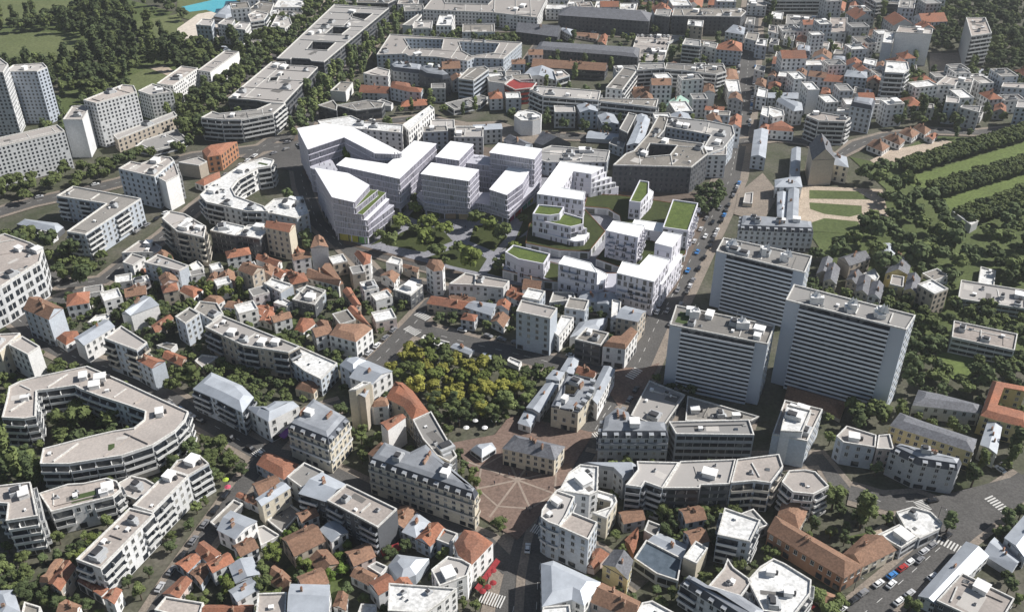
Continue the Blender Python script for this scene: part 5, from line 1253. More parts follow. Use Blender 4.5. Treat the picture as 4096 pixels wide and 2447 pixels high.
# project gardens (crown centres, radius in metres)
PT = [(140, 61, 4.4, 'l'), (154, 49, 4, 'l'), (152, 41, 3.6, 'm'), (165, 62, 4.8, 'l'), (182, 68, 4.8, 'l'), (162, 79, 4.6, 'l'), (175, 88, 4.6, 'm'), (130, 82, 4.4, 'm'), (120, 76, 3, 'm'), (154, 71, 3.2, 'm'),
      (195, 88, 4, 'm'), (206, 98, 6, 'l'), (184, 101, 2.2, 'm'), (214, 61, 4.4, 'm'), (213, 73, 1.8, 'l'), (228, 69, 5, 'l'), (241, 74, 5, 'm'), (234, 107, 3.2, 'm'), (241, 101, 3, 'm'), (131, 47, 3, 'm'), (169, 77, 2.4, 'm'), (175, 59, 2.2, 'm'), (250, 87, 3.6, 'l'), (259, 62, 2.4, 'm')]
for x, y, r, c_ in PT: single(6, x, y, r*1.25, rnd.choice(['round', 'wide']), c_, 'young broadleaf tree on the lawns and paths of the white project', 'trees in the project gardens', 'garden_tree')
for x, y, rr_ in ((87, -.5, 5.6), (124, 1.5, 4.9)):
    p = at(6, x, y, 16); root = empty('courtyard_tree', p.x, p.y); tag(root, 'full green tree in the court ringed by white offices' if x < 100 else 'smaller green tree in the office court, next to the L-shaped block', 'tree')
    inst(TV['round', 1, 'g'], 'crown', root, (0, 0, 15.5), 0, (rr_, rr_, rr_)); inst(TRUNK, 'trunk', root, (0, 0, 0), 0, (6, 6, 11))
# wooded square
NOGO.append([tuple(p) for p in G('1100,1045 1150,1030 1225,1032 1215,1060 1110,1075')])
zone('935,880 1005,832 1180,880 1250,905 1300,930 1262,995 1235,1015 1180,1000 1100,990 1040,970 1000,940 960,915', 4.6, ['wide', 'round'], ['y', 'y', 'y', 'l', 'l', 'm'], 'yellow-green tree with broad crown in the wooded square', 'trees of the wooded square', 2.3, .1, False, 'plane_tree')
zone('1010,855 1050,870 1040,900 1000,890', 3, ['round'], ['p'], 'dark purple-leaved tree among the yellow-green crowns', 'purple-leaved trees of the wooded square', .8, .1, False, 'plum_tree')
zone('1035,965 1100,980 1180,995 1250,995 1240,1030 1110,1035 1060,1010', 3.6, ['round', 'tall'], ['m', 'd'], 'dark green tree at the plaza end of the wooded square', 'dark trees at the plaza end', 1.4, .1, False, 'broadleaf_tree')
NOGO.append([tuple(p) for p in G('925,885 1005,830 1180,875 1300,930 1262,1000 1235,1020 1100,1010 1040,1010')])
# avenues
AV = 'broadleaf_tree'
zone('425,300 470,240 600,140 690,70 740,0 835,0 740,90 620,180 520,260 470,320', 5, ['round'], ['m', 'd'], 'broadleaf tree in the long double row beside the office blocks', 'avenue rows beside the office blocks', 1.25, .3, False, AV)
zone('700,310 740,225 800,170 880,95 960,30 985,40 900,130 830,215 770,270 720,330', 4.2, ['round', 'tall'], ['m', 'd'], 'tree in the avenue between two large office and flat blocks', 'avenue between the large blocks', 1.2, .3, False, AV)
zone('0,425 90,430 190,405 275,385 290,412 170,445 70,475 0,475', 5.4, ['round', 'wide'], ['m'], 'round tree in the row in front of the long slab with close windows', 'row before the long slab', 1.5, .3, False, AV)
zone('285,390 330,365 430,330 480,335 450,360 340,385 290,408', 5, ['round'], ['m', 'd'], 'tree in the row under the stepped slabs', 'row under the stepped slabs', 1.4, .3, False, AV)
zone('0,545 80,575 160,600 235,640 240,680 160,690 90,650 40,600 0,590', 5.6, ['round', 'wide'], ['m', 'd'], 'tree in the dense row between framed office and L-shaped block', 'dense row by the framed office', 1.5, .3, False, AV)
zone('420,240 520,290 500,330 440,320', 5, ['round'], ['m'], 'tree at the end of the avenue beside the curved corner block', 'trees by the curved corner block', 1.2, .3, False, AV)
# left park
W1 = 'tree of the wooded park behind the slab blocks'
zone('150,180 250,140 290,200 300,235 400,240 480,220 560,190 640,110 660,110 560,210 470,260 420,250 330,240 220,225 170,225', 6, ['round', 'wide'], ['d', 'd', 'm'], W1, 'trees of the wooded park', 1.2, .3, False, 'park_tree')
zone('0,60 80,20 210,0 300,0 330,40 400,80 500,110 640,110 560,170 440,180 300,190 200,180 120,150 60,90 20,85', 6, ['round', 'wide', 'tall'], ['d', 'd', 'm'], W1, 'trees of the wooded park', .95, .3, False, 'park_tree')
zone('0,170 60,190 130,200 120,150 60,150 0,150', 5.5, ['round', 'tall'], ['d'], W1, 'trees of the wooded park', .9, .3, False, 'park_tree')
zone('380,0 430,0 520,40 440,45 400,30', 5, ['round'], ['d'], W1, 'trees of the wooded park', .8, .3, False, 'park_tree')
zone('545,70 620,40 760,30 700,80 640,100 560,95', 5, ['round'], ['d', 'm'], W1, 'trees of the wooded park', .9, .3, False, 'park_tree')
# right woods
W2 = 'tree of the dense wood beyond the leaning-looking tower'
zone('2270,0 2500,0 2500,240 2430,200 2370,190 2330,170 2400,140 2380,70 2350,50 2330,100 2270,120 2240,60', 6, ['round', 'wide'], ['d', 'd', 'm'], W2, 'trees of the far wood', 1.3, .3, False, 'forest_tree')
W3 = 'clipped tree in the straight rows of the formal park'
def rows(x0, y0, x1, y1, n, k, r, label, group):
    a, b_ = at(0, x0, y0, r), at(0, x1, y1, r); e = b_-a; u = e.normalized(); nr = Vector((-u.y, u.x))
    for j in range(k):
        for i in range(n):
            p = a+e*(i+.5*(j % 2))/n+nr*(j-(k-1)/2)*r*1.35+Vector((rnd.uniform(-.6, .6), rnd.uniform(-.6, .6))); T_(p, r*rnd.uniform(.92, 1.1), 'round', rnd.choice('mmmd'), label, group, 'row_tree')
rows(2195, 405, 2520, 310, 44, 3, 3.3, W3, 'straight rows of the formal park')
rows(2270, 460, 2520, 388, 34, 3, 3.3, W3, 'straight rows of the formal park'); rows(2335, 528, 2520, 464, 24, 3, 3.5, W3, 'straight rows of the formal park')
zone('2390,550 2500,500 2500,650 2440,650', 5.5, ['round', 'wide'], ['m', 'd'], 'large dark tree of the park behind the slate-roofed row', 'large dark trees of the park', 1.4, .2, False, 'park_tree')
W4 = 'large dark tree of the park behind the slate-roofed row'
zone('2090,420 2150,395 2200,440 2270,480 2310,520 2370,620 2350,700 2250,690 2180,680 2150,640 2110,590 2050,590 2020,640 1970,620 2000,590 2080,570 2100,520', 6.5, ['round', 'wide'], ['d', 'd', 'm'], W4, 'large dark trees of the park', 1.5, .2, False, 'park_tree')
zone('2160,700 2260,690 2270,830 2200,800', 5, ['round'], ['d', 'm'], 'dark tree between the tallest banded tower and the tan-roofed garden block', 'trees by the tallest banded tower', 1.2, .3, True, AV)
zone('2190,800 2290,830 2260,870 2350,900 2380,870 2400,930 2290,960 2200,930', 5, ['round', 'wide'], ['d', 'm'], 'dark tree in the gardens of the slate-roofed convent', 'trees of the convent gardens', 1.2, .3, True, AV)
zone('2390,600 2500,650 2500,700 2400,700', 5, ['round'], ['d', 'm'], 'tree above the large tan-roofed hall at the edge', 'trees above the tan-roofed hall', 1.0, .3, True, AV)
zone('2060,960 2130,970 2130,1040 2080,1040', 5, ['round', 'wide'], ['m', 'd'], 'tree below the tallest banded tower, by the curved walls', 'trees by the curved walls', 1.4, .3, True, AV)
zone('2020,1210 2110,1190 2110,1260 2050,1270', 4.6, ['round', 'tall'], ['m', 'd'], 'dark tree beside the round-ended apartments', 'trees beside the round-ended apartments', 1.3, .3, True, AV)
zone('2320,1180 2400,1100 2484,1080 2484,1140 2400,1180 2340,1210', 4, ['round', 'tall'], ['m', 'd'], 'tree on the corner green below the curved dark row', 'trees on the corner green', 1.0, .3, True, AV)
single(16, 177, 58, 4.2, 'round', 'd', 'lone round tree at the tip of the white roof terrace by the junction', None, AV)
zone('2350,1290 2484,1230 2484,1270 2400,1330', 3.4, ['round'], ['d'], 'tree in the hedge row across the road from the white roof terrace', 'hedge row across the road', 1.0, .3, True, AV)
zone('1940,1440 2040,1420 2060,1484 1950,1484', 4.4, ['round', 'wide'], ['m'], 'tree at the bottom edge beside the shopping street cars', 'trees at the bottom by the shopping street', 1.3, .2, False, AV)
# courts and gardens
zone('120,1000 190,985 300,1010 290,1060 330,1080 200,1110 150,1060', 5, ['round', 'wide'], ['m', 'd'], 'tree in the wooded court of the curling tan-roofed block', 'trees in the curling block court', 1.5, .35, False, AV)
zone('0,1060 60,1070 100,1130 90,1170 30,1160 0,1180', 4.6, ['round', 'tall'], ['d', 'm'], 'dark tree at the left edge under the curling block', 'dark trees under the curling block', 1.4, .3, False, AV)
zone('360,1120 450,1080 500,1070 590,1090 600,1130 500,1150 420,1140', 4.2, ['round', 'wide'], ['m', 'd'], 'tree on the small square between curling block and mansard block', 'trees of the small street square', 1.2, .3, False, AV)
zone('400,920 460,890 480,920 430,950', 5, ['round'], ['m'], 'leafy tree beside the orange-roofed street house', 'trees beside the orange-roofed street house', 1.5, .2, False, AV)
zone('220,1300 330,1320 300,1400 200,1380', 3.6, ['round', 'wide'], ['m', 'l'], 'tree in the strip under the low white balcony block', 'trees under the low white balcony block', 1.3, .3, False, AV)
zone('0,1370 130,1390 140,1480 0,1484', 3.6, ['round', 'wide'], ['m', 'd'], 'tree among the gables in the lower left corner', 'trees in the lower left corner', 1.1, .4, False, AV)
zone('520,1370 620,1310 680,1330 640,1430 560,1440', 3.4, ['round'], ['m', 'g', 'l'], 'tree in the overgrown garden behind the grey-roofed works', 'trees of the overgrown garden', 1.4, .4, False, AV)
zone('690,1280 860,1330 900,1400 760,1400 700,1340', 3.2, ['round', 'wide'], ['m', 'l', 'g'], 'garden tree below the long dark balcony row', 'garden trees below the dark balcony row', 1.2, .4, False, AV)
zone('1490,1230 1580,1240 1740,1220 1740,1330 1640,1310 1500,1290', 3.2, ['round', 'wide'], ['d', 'm'], 'tree in the shaded garden of the great tan-roofed block', 'trees in the shaded garden', 1.3, .4, False, AV)
zone('250,700 460,760 460,800 360,790 200,740', 3.6, ['round'], ['d', 'm'], 'garden tree among the small houses on the slope', 'garden trees on the slope', 1.1, .5, True, AV)
zone('400,640 600,700 560,740 430,720 380,680', 3.6, ['round', 'tall'], ['d', 'm', 'l'], 'garden tree near the villas with rusty roofs', 'garden trees near the rusty roofs', 1.1, .5, True, AV)
zone('730,330 760,600 800,640 700,560 640,560 720,440', 4, ['round'], ['d'], 'dark tree along the outer edge of the white project', 'dark trees along the project edge', .9, .4, True, AV)
zone('1690,450 1760,440 1750,500 1700,520', 4.4, ['round'], ['d'], 'dark tree on the avenue beside the brown-roofed ring block', 'dark trees on the avenue', 1.2, .3, False, AV)
for x, y in ((34, 115), (50, 118), (70, 120), (92, 123)): single(3, x, y, 4.4, 'round', 'd', 'ball-shaped dark tree in the row before the long white slab', 'ball-shaped trees before the white slab', AV)
zone('1480,190 1520,300 1700,290 1700,330', 3, ['round'], ['d'], 'small dark tree in the courts by the ring block', 'trees in the ring block courts', .5, .5, True, AV)
zone('1060,90 1260,105 1260,85 1040,75', 3.6, ['round'], ['m', 'd'], 'tree of the garden row before the long white-fronted block', 'garden row before the white-fronted block', 1.3, .3, True, AV)
zone('2190,230 2320,270 2420,290 2320,320 2180,300', 4.2, ['round', 'tall'], ['d', 'm'], 'tree among the blocks along the boulevard', 'trees along the boulevard', 1.0, .5, True, AV)
zone('2210,160 2280,240 2180,270 2150,200', 4.2, ['round', 'tall'], ['m', 'd'], 'tree below the huge blank white tower', 'trees below the blank white tower', 1.0, .5, True, AV)
zone('1460,50 1520,100 1640,60 1400,60', 3.5, ['round'], ['m', 'd'], 'tree between the long slate halls', 'trees between the long halls', .7, .5, True, AV)
GREEN = 'small garden tree in a gap between the old houses'
zone('0,880 1700,900 1960,1484 0,1484', 2.8, ['round', 'wide'], ['d', 'm', 'm'], GREEN, 'small garden trees between houses', .22, .9, True, 'garden_tree')
zone('150,600 900,700 1600,760 1600,900 0,900', 2.8, ['round', 'wide'], ['d', 'm'], GREEN, 'small garden trees between houses', .35, .8, True, 'garden_tree')
zone('1960,1000 2484,950 2484,1484 1960,1484', 3, ['round'], ['d', 'm'], GREEN, 'small garden trees between houses', .12, .9, True, 'garden_tree')
zone('1850,640 2484,700 2484,960 2200,900', 3.6, ['round', 'wide'], ['d', 'm'], 'garden tree around the slate-roofed row and tan-roofed halls', 'trees around the slate-roofed row', .5, .7, True, AV)
zone('0,0 2484,0 2484,330 0,330', 3.6, ['round', 'tall'], ['d', 'm'], 'far tree standing between distant blocks', 'far trees between distant blocks', .07, .8, True, AV)
TREES.sort(key=lambda t: t[0])
stuff = {}
for i, (d, x, y, r, kind, c_, label, group, nm) in enumerate(TREES):
    v = rnd.randint(0, 3); hz = {'round': .9, 'wide': .62, 'tall': 1.5, 'cone': 1.8}[kind]; cz = r*(hz*.95+.55)
    if i < 300 or not group:
        root = empty(nm, x, y, 0, rnd.uniform(0, 6.28)); tag(root, label, 'tree', group)
        inst(TV[kind, v, c_], 'crown', root, (0, 0, cz), 0, (r, r, r)); t = inst(TRUNK, 'trunk', root, (0, 0, -.1), 0, (r*1.1, r*1.1, cz*.75))
    else:
        s = stuff.setdefault(group, (MB(), {})); m, idx = s
        mi = idx.setdefault(c_, len(idx)); rn = random.Random(i); crown_pts(rn, kind, 230, m, mi, x, y, cz, r, hz, .17)
for gname, (m, idx) in stuff.items():
    o = m.build('trees', [FM[k] for k in idx]); tag(o, [t for t in TREES if t[7] == gname][-1][6], 'trees', None, 'stuff')
print('TREES', len(TREES), 'stuff groups', len(stuff))
# ------------------------------------------------------------ cars, awnings, people
CC = {'white': (.75, .75, .74), 'black': (.02, .02, .022), 'grey': (.22, .22, .23), 'silver': (.5, .5, .51), 'red': (.38, .03, .025), 'blue': (.05, .20, .48)}
M_TYRE = mat('tyre', (.02, .02, .02), .9)
def car_meshes(c):
    m = MB(); prof = [(-2.15, .35), (-2.2, .75), (-1.95, .95), (1.1, .98), (2.05, .82), (2.2, .55), (2.12, .35)]
    top = [(-1.75, .95), (-1.35, 1.42), (.35, 1.44), (1.05, .98)]
    for s in (1, -1):
        m.face([(x, s*.88, z) for x, z in (prof if s < 0 else prof[::-1])])
    for i in range(len(prof)):
        a, b = prof[i], prof[(i+1) % len(prof)]; m.quad((a[0], .88, a[1]), (b[0], .88, b[1]), (b[0], -.88, b[1]), (a[0], -.88, a[1]))
    m.quad((-1.35, -.66, 1.43), (.35, -.66, 1.45), (.35, .66, 1.45), (-1.35, .66, 1.43))
    g = MB()
    for i in range(3):
        a, b = top[i], top[i+1]; wa = .8 if i == 0 else .68; wb = .68 if i < 2 else .8
        if i != 1: g.quad((a[0], -wa, a[1]), (b[0], -wb, b[1]), (b[0], wb, b[1]), (a[0], wa, a[1]))
    for s in (1, -1): g.face([(-1.75, s*.8, .95), (-1.35, s*.68, 1.42), (.35, s*.68, 1.44), (1.05, s*.8, .98)][::s])
    w_ = MB(); n = 10
    for k in range(n):
        a, b = k*2*math.pi/n, (k+1)*2*math.pi/n; p, q = (.32*math.cos(a), .32*math.sin(a)), (.32*math.cos(b), .32*math.sin(b))
        w_.quad((p[0], -.11, p[1]), (q[0], -.11, q[1]), (q[0], .11, q[1]), (p[0], .11, p[1])); w_.face([(0, -.11, 0), (q[0], -.11, q[1]), (p[0], -.11, p[1])]); w_.face([(0, .11, 0), (p[0], .11, p[1]), (q[0], .11, q[1])])
    return m.mesh('body', [mat('car_paint_'+c, CC[c], .3, tuple(v*.8 for v in CC[c]), spec=.6)]), g.mesh('windows', [M_GLASS]), w_.mesh('wheel', [M_TYRE])
CM = {c: car_meshes(c) for c in CC}
NC = [0]
def car(p, ang, c, label, group, z=.34):
    if z < 1 and any(inside(p, q) for q in FOOT if abs(q[0][0]-p[0]) < 150 and abs(q[0][1]-p[1]) < 150): return
    r = empty('car', p[0], p[1], z, ang); tag(r, label, 'car', group); b, g_, w_ = CM[c]; NC[0] += 1
    inst(b, 'body', r, (0, 0, 0)); inst(g_, 'windows', r, (0, 0, 0))
    if p.length < 420:
        for x in (-1.35, 1.35):
            for s in (-1, 1): inst(w_, 'wheel', r, (x, s*.82, .32))
def row(x0, y0, x1, y1, off, label, group, gap=5.6, fill=.75, cols='white grey black silver grey black white silver grey black blue', z=.34, cross=False, T=0):
    a, b = at(T, x0, y0), at(T, x1, y1); e = b-a; u = e.normalized(); nr = Vector((-u.y, u.x)); s = 3; ang = math.atan2(u.y, u.x)
    while s < e.length-2:
        if rnd.random() < fill: c = rnd.choice(cols.split()); car(a+u*s+nr*off, ang+(math.pi/2 if cross else 0)+rnd.uniform(-.05, .05), c, c+' '+label, group+' ('+c+')', z)
        s += gap*rnd.uniform(.95, 1.15)
# shopping street, traced one by one
for x, y, c, l in ((159, 84, 'grey', 'dark grey car nearest the zebra crossing on the shopping street'), (151, 90, 'silver', 'silver car second from the zebra crossing on the shopping street'), (144, 95, 'black', 'black car before the white-topped one on the shopping street'),
        (138, 100, 'white', 'white-topped car between black and red cars on the shopping street'), (130, 106, 'red', 'red parked car on the shopping street'), (120, 113, 'blue', 'bright blue parked car on the shopping street'),
        (107, 121, 'white', 'white car after the bright blue one on the shopping street'), (92, 130, 'grey', 'grey car parked lower on the shopping street'), (83, 137, 'black', 'black car parked lower on the shopping street'), (71, 146, 'white', 'white car parked lowest on the shopping street')):
    a, b = at(16, 90, 132), at(16, 160, 84); e = b-a; car(at(16, x, y, .5), math.atan2(e.y, e.x), c, l, None)
row(2130, 1445, 2290, 1330, -5.5, 'car parked along the near kerb of the shopping street, under the metal-roofed row', 'cars on the near kerb')
row(2160, 1440, 2320, 1300, 1.8, 'car driving on the shopping street', 'cars driving on the shopping street', 15, .7); row(2250, 1230, 2460, 1190, 2, 'car driving through the wide junction', 'cars driving through the junction', 14, .7)
row(2420, 1190, 2484, 1150, 6, 'car parked slantwise by the corner green', 'cars by the corner green', 3.4, .8, 'white silver grey', cross=True)
AVL = 'car on the wide avenue between the project and the banded towers'
row(1590, 790, 1690, 600, 6.2, AVL, 'cars on the avenue beside the project'); row(1590, 790, 1690, 600, -6.2, AVL, 'cars on the avenue beside the project')
row(1690, 600, 1772, 430, 6.2, AVL, 'cars on the avenue beside the project'); row(1690, 600, 1772, 430, -6.2, AVL, 'cars on the avenue beside the project'); row(1600, 770, 1740, 500, 2, AVL, 'cars on the avenue beside the project', 13, .7); row(1740, 500, 1600, 770, 2, AVL, 'cars on the avenue beside the project', 17, .7)
row(1792, 330, 1818, 120, 5.8, 'car on the far straight avenue', 'cars on the far avenue', 6.5, .7); row(1792, 330, 1818, 120, -5.8, 'car on the far straight avenue', 'cars on the far avenue', 6.5, .7)
row(1440, 1055, 1530, 915, -5, 'car on the street between town hall and tower deck', 'cars by the tower deck', 7, .6); row(1420, 1080, 1520, 930, 2, 'car on the street between town hall and tower deck', 'cars by the tower deck', 20, .6)
row(400, 950, 690, 1108, -4.4, 'car parked in the shaded street below the curling block', 'cars in the shaded street'); row(400, 950, 690, 1108, 4.4, 'car parked in the shaded street below the curling block', 'cars in the shaded street', 6.5, .6)
row(60, 790, 300, 895, 4.4, 'car parked in the street above the curling block', 'cars above the curling block', 6, .7)
row(770, 1130, 1040, 1258, -4, 'car parked in the narrow street beside the flatiron block', 'cars beside the flatiron block'); 
row(890, 895, 1000, 790, 5, 'car parked on the street beside the wooded square', 'cars beside the wooded square', 6, .6)
row(1060, 808, 1450, 900, 5.4, 'car parked along the park street', 'cars along the park street', 6, .6)
row(400, 1450, 630, 1120, 3.4, 'car parked along the sloping lane', 'cars along the sloping lane', 7, .5)
row(270, 620, 640, 380, 4.6, 'car on the street beside the L-shaped olive block', 'cars by the L-shaped block', 7, .55)
row(80, 478, 560, 372, -3, 'car on the street in front of the long slab row', 'cars before the slab row', 9, .6, z=.2)
row(760, 260, 930, 60, 5, 'car in the avenue between the large blocks', 'cars between the large blocks', 7, .6, z=.3)
row(1290, 1420, 1310, 1270, 3, 'car in the deep shade of the plaza street', 'cars in the plaza street', 12, .6)
row(860, 302, 1080, 296, 4, 'car near the round tower square', 'cars near the round square', 8, .6)
row(1330, 78, 1560, 92, 3.4, 'car near the far slate halls', 'cars near the far halls', 8, .5)
for i, (y0, y1) in enumerate(((37, 38), (43, 45), (49, 51), (56, 58))): row(118-i, y0, 160-4*i, y1, 0, 'car on the wide tan parking deck', 'cars on the parking deck', 3.2, .6, 'white grey black silver', hgt(3, 113, 60, 2)+.1, True, 3)
row(100, 720, 250, 640, 2, 'car at the street fork by the framed office', 'cars by the framed office', 12, .6)
row(650, 360, 720, 350, 3, 'car on the open square by the orange house', 'cars on the open square', 9, .8); row(610, 385, 760, 335, -4, 'car on the open square by the orange house', 'cars on the open square', 9, .6)
print('CARS', NC[0])
# red awnings of the cafe under the ribbed roof, market stalls by the square
def awning(T, x0, y0, x1, y1, c, label, d=2.4):
    a, b = at(T, x0, y0, 3), at(T, x1, y1, 3); o = (a+b)/2; u = (b-a).normalized(); nr = Vector((u.y, -u.x)); r = empty('awning', o.x, o.y, 0); tag(r, label, 'awning'); m = MB(); L_ = (b-a).length/2
    p, q = -u*L_, u*L_; m.quad((p.x, p.y, 3.2), ((p+nr*d).x, (p+nr*d).y, 2.5), ((q+nr*d).x, (q+nr*d).y, 2.5), (q.x, q.y, 3.2))
    m.quad(((p+nr*d).x, (p+nr*d).y, 2.5), ((p+nr*d).x, (p+nr*d).y, 2.15), ((q+nr*d).x, (q+nr*d).y, 2.15), ((q+nr*d).x, (q+nr*d).y, 2.5)); m.build('canvas', [c], r)
    f = MB()
    for s in (p, q): f.box(s+nr*(d-.1), u, .04, .04, 0, 2.5)
    f.build('frame', [M_DARK], r)
RED = mat('red_canvas', (.26, .03, .035), .9)
awning(14, 212, 125, 233, 96, RED, 'long red cafe awning under the ribbed orange roof', 1.5); awning(14, 120, 88, 138, 81, RED, 'red awning strip at the foot of the dark balcony row'); awning(16, 41, 138, 46, 143, RED, 'small red awning by the brown entrance lodge')
awning(10, 22, 126, 36, 112, mat('purple_canvas', (.12, .04, .22), .8), 'purple awning under the white corner house')
def parasol(T, x, y, c, label, group=None):
    p = at(T, x, y, 2.4); r = empty('parasol', p.x, p.y, .34); tag(r, label, 'parasol', group); m = MB(); n = 8
    for k in range(n): a, b = k*2*math.pi/n, (k+1)*2*math.pi/n; m.face([(0, 0, 2.8), (1.2*math.cos(a), 1.2*math.sin(a), 2.25), (1.2*math.cos(b), 1.2*math.sin(b), 2.25)])
    m.build('canopy', [c], r); q = MB(); q.box((0, 0), Vector((1, 0)), .04, .04, 0, 2.75); q.build('pole', [M_DARK], r)
for k in range(7): parasol(14, 220+(k % 3)*5, 128-k*4, RED, 'red cafe parasol on the pavement below the long red awning', 'red cafe parasols')
for k in range(6): parasol(10, 186+k*9, 118-(k % 2)*7, WM['w'], 'white canvas stall at the plaza end of the wooded square', 'white stalls at the plaza end')
parasol(13, 219, 20, mat('lime_canvas', (.35, .45, .06), .8), 'lime green parasol at the top of the sloping lane'); parasol(13, 221, 27, mat('pink_canvas', (.6, .10, .16), .8), 'pink parasol at the top of the sloping lane')
# people: one continuous standing figure, copied
def person_mesh():
    V = [(0, 0, .95), (0, 0, 1.2), (0, 0, 1.42), (0, 0, 1.52), (0, 0, 1.66), (.1, 0, .9), (.12, .03, .48), (.12, 0, .06), (.12, .14, .04), (-.1, 0, .9), (-.12, -.05, .48), (-.13, -.1, .06), (-.13, .03, .04), (.2, 0, 1.4), (.26, .02, 1.12), (.25, .1, .86), (-.2, 0, 1.4), (-.26, -.02, 1.12), (-.25, .06, .86)]
    E_ = [(0, 1), (1, 2), (2, 3), (3, 4), (0, 5), (5, 6), (6, 7), (7, 8), (0, 9), (9, 10), (10, 11), (11, 12), (2, 13), (13, 14), (14, 15), (2, 16), (16, 17), (17, 18)]
    Rd = [.15, .14, .15, .06, .11, .09, .06, .04, .04, .09, .06, .04, .04, .055, .045, .03, .055, .045, .03]
    me = bpy.data.meshes.new('person'); me.from_pydata(V, E_, []); me.materials.append(mat('dark_clothes', (.05, .05, .07), .9)); o = bpy.data.objects.new('person', me); col.objects.link(o)
    sk = o.modifiers.new('skin', 'SKIN')
    if not me.skin_vertices: 
        bm = bmesh.new(); bm.from_mesh(me); bm.verts.layers.skin.verify(); bm.to_mesh(me); bm.free()
    for i, r in enumerate(Rd): me.skin_vertices[0].data[i].radius = (r, r*.8)
    me.skin_vertices[0].data[0].use_root = True
    dg = bpy.context.evaluated_depsgraph_get(); ev = bpy.data.meshes.new_from_object(o.evaluated_get(dg)); bpy.data.objects.remove(o); return ev
try: PM = person_mesh()
except Exception as ex: print('PERSON', ex); PM = None
if PM:
    def person(T, x, y, z, label, group):
        p = at(T, x, y, z); o = bpy.data.objects.new('person', PM); col.objects.link(o); o.location = (p.x, p.y, z); o.rotation_euler = (0, 0, rnd.uniform(0, 6)); tag(o, label, 'person', group)
    for x, y in ((282, 528), (333, 516), (402, 528), (295, 495), (366, 570), (447, 580)): person(-1, x, y, 14.5, 'person in dark clothes standing on the deck between the two left offices', 'people on the office deck')
    person(-1, 875, 1028, 15, 'person standing on the terrace below the stepped greens', None)
    for x, y in ((1140, 398), (1175, 402)): person(-1, x, y, 27.8, 'person in dark clothes at the low end of the folded office roof', 'people on the folded roof')
    for k in range(14): person(0, 1180+rnd.uniform(0, 160), 1130+rnd.uniform(0, 120), .36, 'pedestrian in dark clothes crossing the star plaza', 'pedestrians on the plaza')
    for k in range(5): person(-2, 380+k*55, 1350+rnd.uniform(-30, 60), .3, 'pedestrian in front of the two lit shop windows', 'pedestrians before the shop windows')
# rooftop tables on the office bridge
for x, y in ((770, 330), (800, 385), (840, 322)):
    p = at(-2, x, y, 17.7); r = empty('table_set', p.x, p.y, 17.65); tag(r, 'white table with benches on the office bridge roof', 'table set', 'tables on the office bridge')
    m = MB(); m.box((0, 0), Vector((1, 0)), 1.1, .5, .68, .76); m.box((0, 0), Vector((1, 0)), .1, .3, 0, .68); m.build('table', [WM['u']], r)
    for s in (-1, 1): q = MB(); q.box((0, 0), Vector((1, 0)), 1.1, .18, .38, .45); q.box((0, 0), Vector((1, 0)), .8, .05, 0, .38); q.build('bench', [WM['u']], r, (0, s*.95, 0))
# street lamps on the avenue and plaza
def lamp_mesh():
    m = MB(); X = Vector((1, 0)); m.box((0, 0), X, .07, .07, 0, 7.5); m.box((.8, 0), X, .85, .05, 7.4, 7.5); h = MB(); h.box((1.5, 0), X, .35, .14, 7.25, 7.42); return m.mesh('pole', [M_DARK]), h.mesh('lamp_head', [M_FRAME])
LM = lamp_mesh()
def lamps(x0, y0, x1, y1, off, label, group, gap=24):
    a, b = at(0, x0, y0), at(0, x1, y1); e = b-a; u = e.normalized(); nr = Vector((-u.y, u.x)); s = 6
    while s < e.length:
        p = a+u*s+nr*off; r = empty('street_lamp', p.x, p.y, .1, math.atan2(-nr.y*off, -nr.x*off)); tag(r, label, 'street lamp', group); inst(LM[0], 'pole', r, (0, 0, 0)); inst(LM[1], 'lamp_head', r, (0, 0, 0)); s += gap
lamps(1590, 790, 1772, 430, 7.6, 'street lamp along the avenue beside the project', 'street lamps on the avenue'); lamps(2090, 1490, 2330, 1285, 7.2, 'street lamp along the shopping street', 'street lamps on the shopping street')
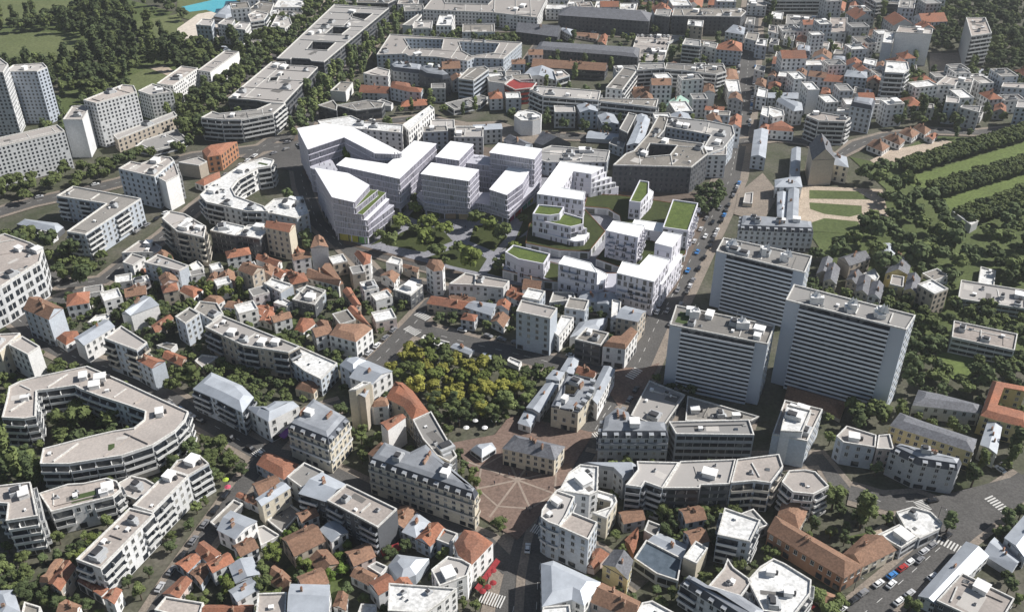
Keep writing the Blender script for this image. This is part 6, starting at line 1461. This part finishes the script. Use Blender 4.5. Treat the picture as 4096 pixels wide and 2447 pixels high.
# white plant rooms and masts on the three banded towers
def plant(T, x, y, h, s):
    p = at(T, x, y, h); rn = random.Random(int(x*y)); r = empty('rooftop_plant_room', p.x, p.y, h); return r, rn
for T, spec, drop, lab in ((7, ((213, 92), (245, 98), (266, 104)), 52, 'farthest'), (11, ((177, 10), (222, 20)), 57, 'lowest'), (12, ((45, -4), (80, 4), (110, 10)), 79, 'tallest')):
    h = hgt(T, *{7: (198, 96), 11: (153, 19), 12: (17, -5)}[T], drop)
    for k, (x, y) in enumerate(spec):
        p = at(T, x, y, h); r = empty('rooftop_plant_room', p.x, p.y, h); tag(r, 'jagged white plant room on the %s banded tower, %s' % (lab, ('at its left part', 'at its middle', 'at its right part')[k] if len(spec) == 3 else ('left one', 'right one')[k]), 'plant room')
        m = MB(); rn = random.Random(k+T); 
        for _ in range(4): m.box((rn.uniform(-1.6, 1.6), rn.uniform(-1.6, 1.6)), Vector((math.cos(.2), -math.sin(.2))), rn.uniform(.7, 1.8), rn.uniform(.6, 1.6), 0, rn.uniform(1.5, 4.2))
        for cx_, cy_ in ((0, 0), (.9, -.8)):
            hx_ = rn.uniform(.9, 1.5); t_ = rn.uniform(5, 6.5)
            for a_, b_ in (((-1, -1), (1, -1)), ((1, -1), (1, 1)), ((1, 1), (-1, 1)), ((-1, 1), (-1, -1))): m.face([(cx_+a_[0]*hx_, cy_+a_[1]*hx_, 2.5), (cx_+b_[0]*hx_, cy_+b_[1]*hx_, 2.5), (cx_, cy_, t_)])
        m.build('wall', [WM['w']], r); q = MB()
        for _ in range(3): q.box((rn.uniform(-2, 2), rn.uniform(-2, 2)), Vector((1, 0)), .07, .07, 0, rn.uniform(4, 6))
        q.build('aerials', [M_FRAME], r)
# air
hz = MB(); hz.box((0, 900), Vector((1, 0)), 1900, 1000, -1.5, 262); ho = hz.build('haze', []); tag(ho, kind='stuff')
vm = bpy.data.materials.new('haze'); vm.use_nodes = True; N_ = vm.node_tree.nodes; N_.remove(N_['Principled BSDF']); pv = N_.new('ShaderNodeVolumePrincipled')
pv.inputs['Color'].default_value = (.93, .96, 1, 1); pv.inputs['Density'].default_value = .00008; pv.inputs['Anisotropy'].default_value = .2
vm.node_tree.links.new(pv.outputs[0], N_['Material Output'].inputs['Volume']); ho.data.materials.append(vm)
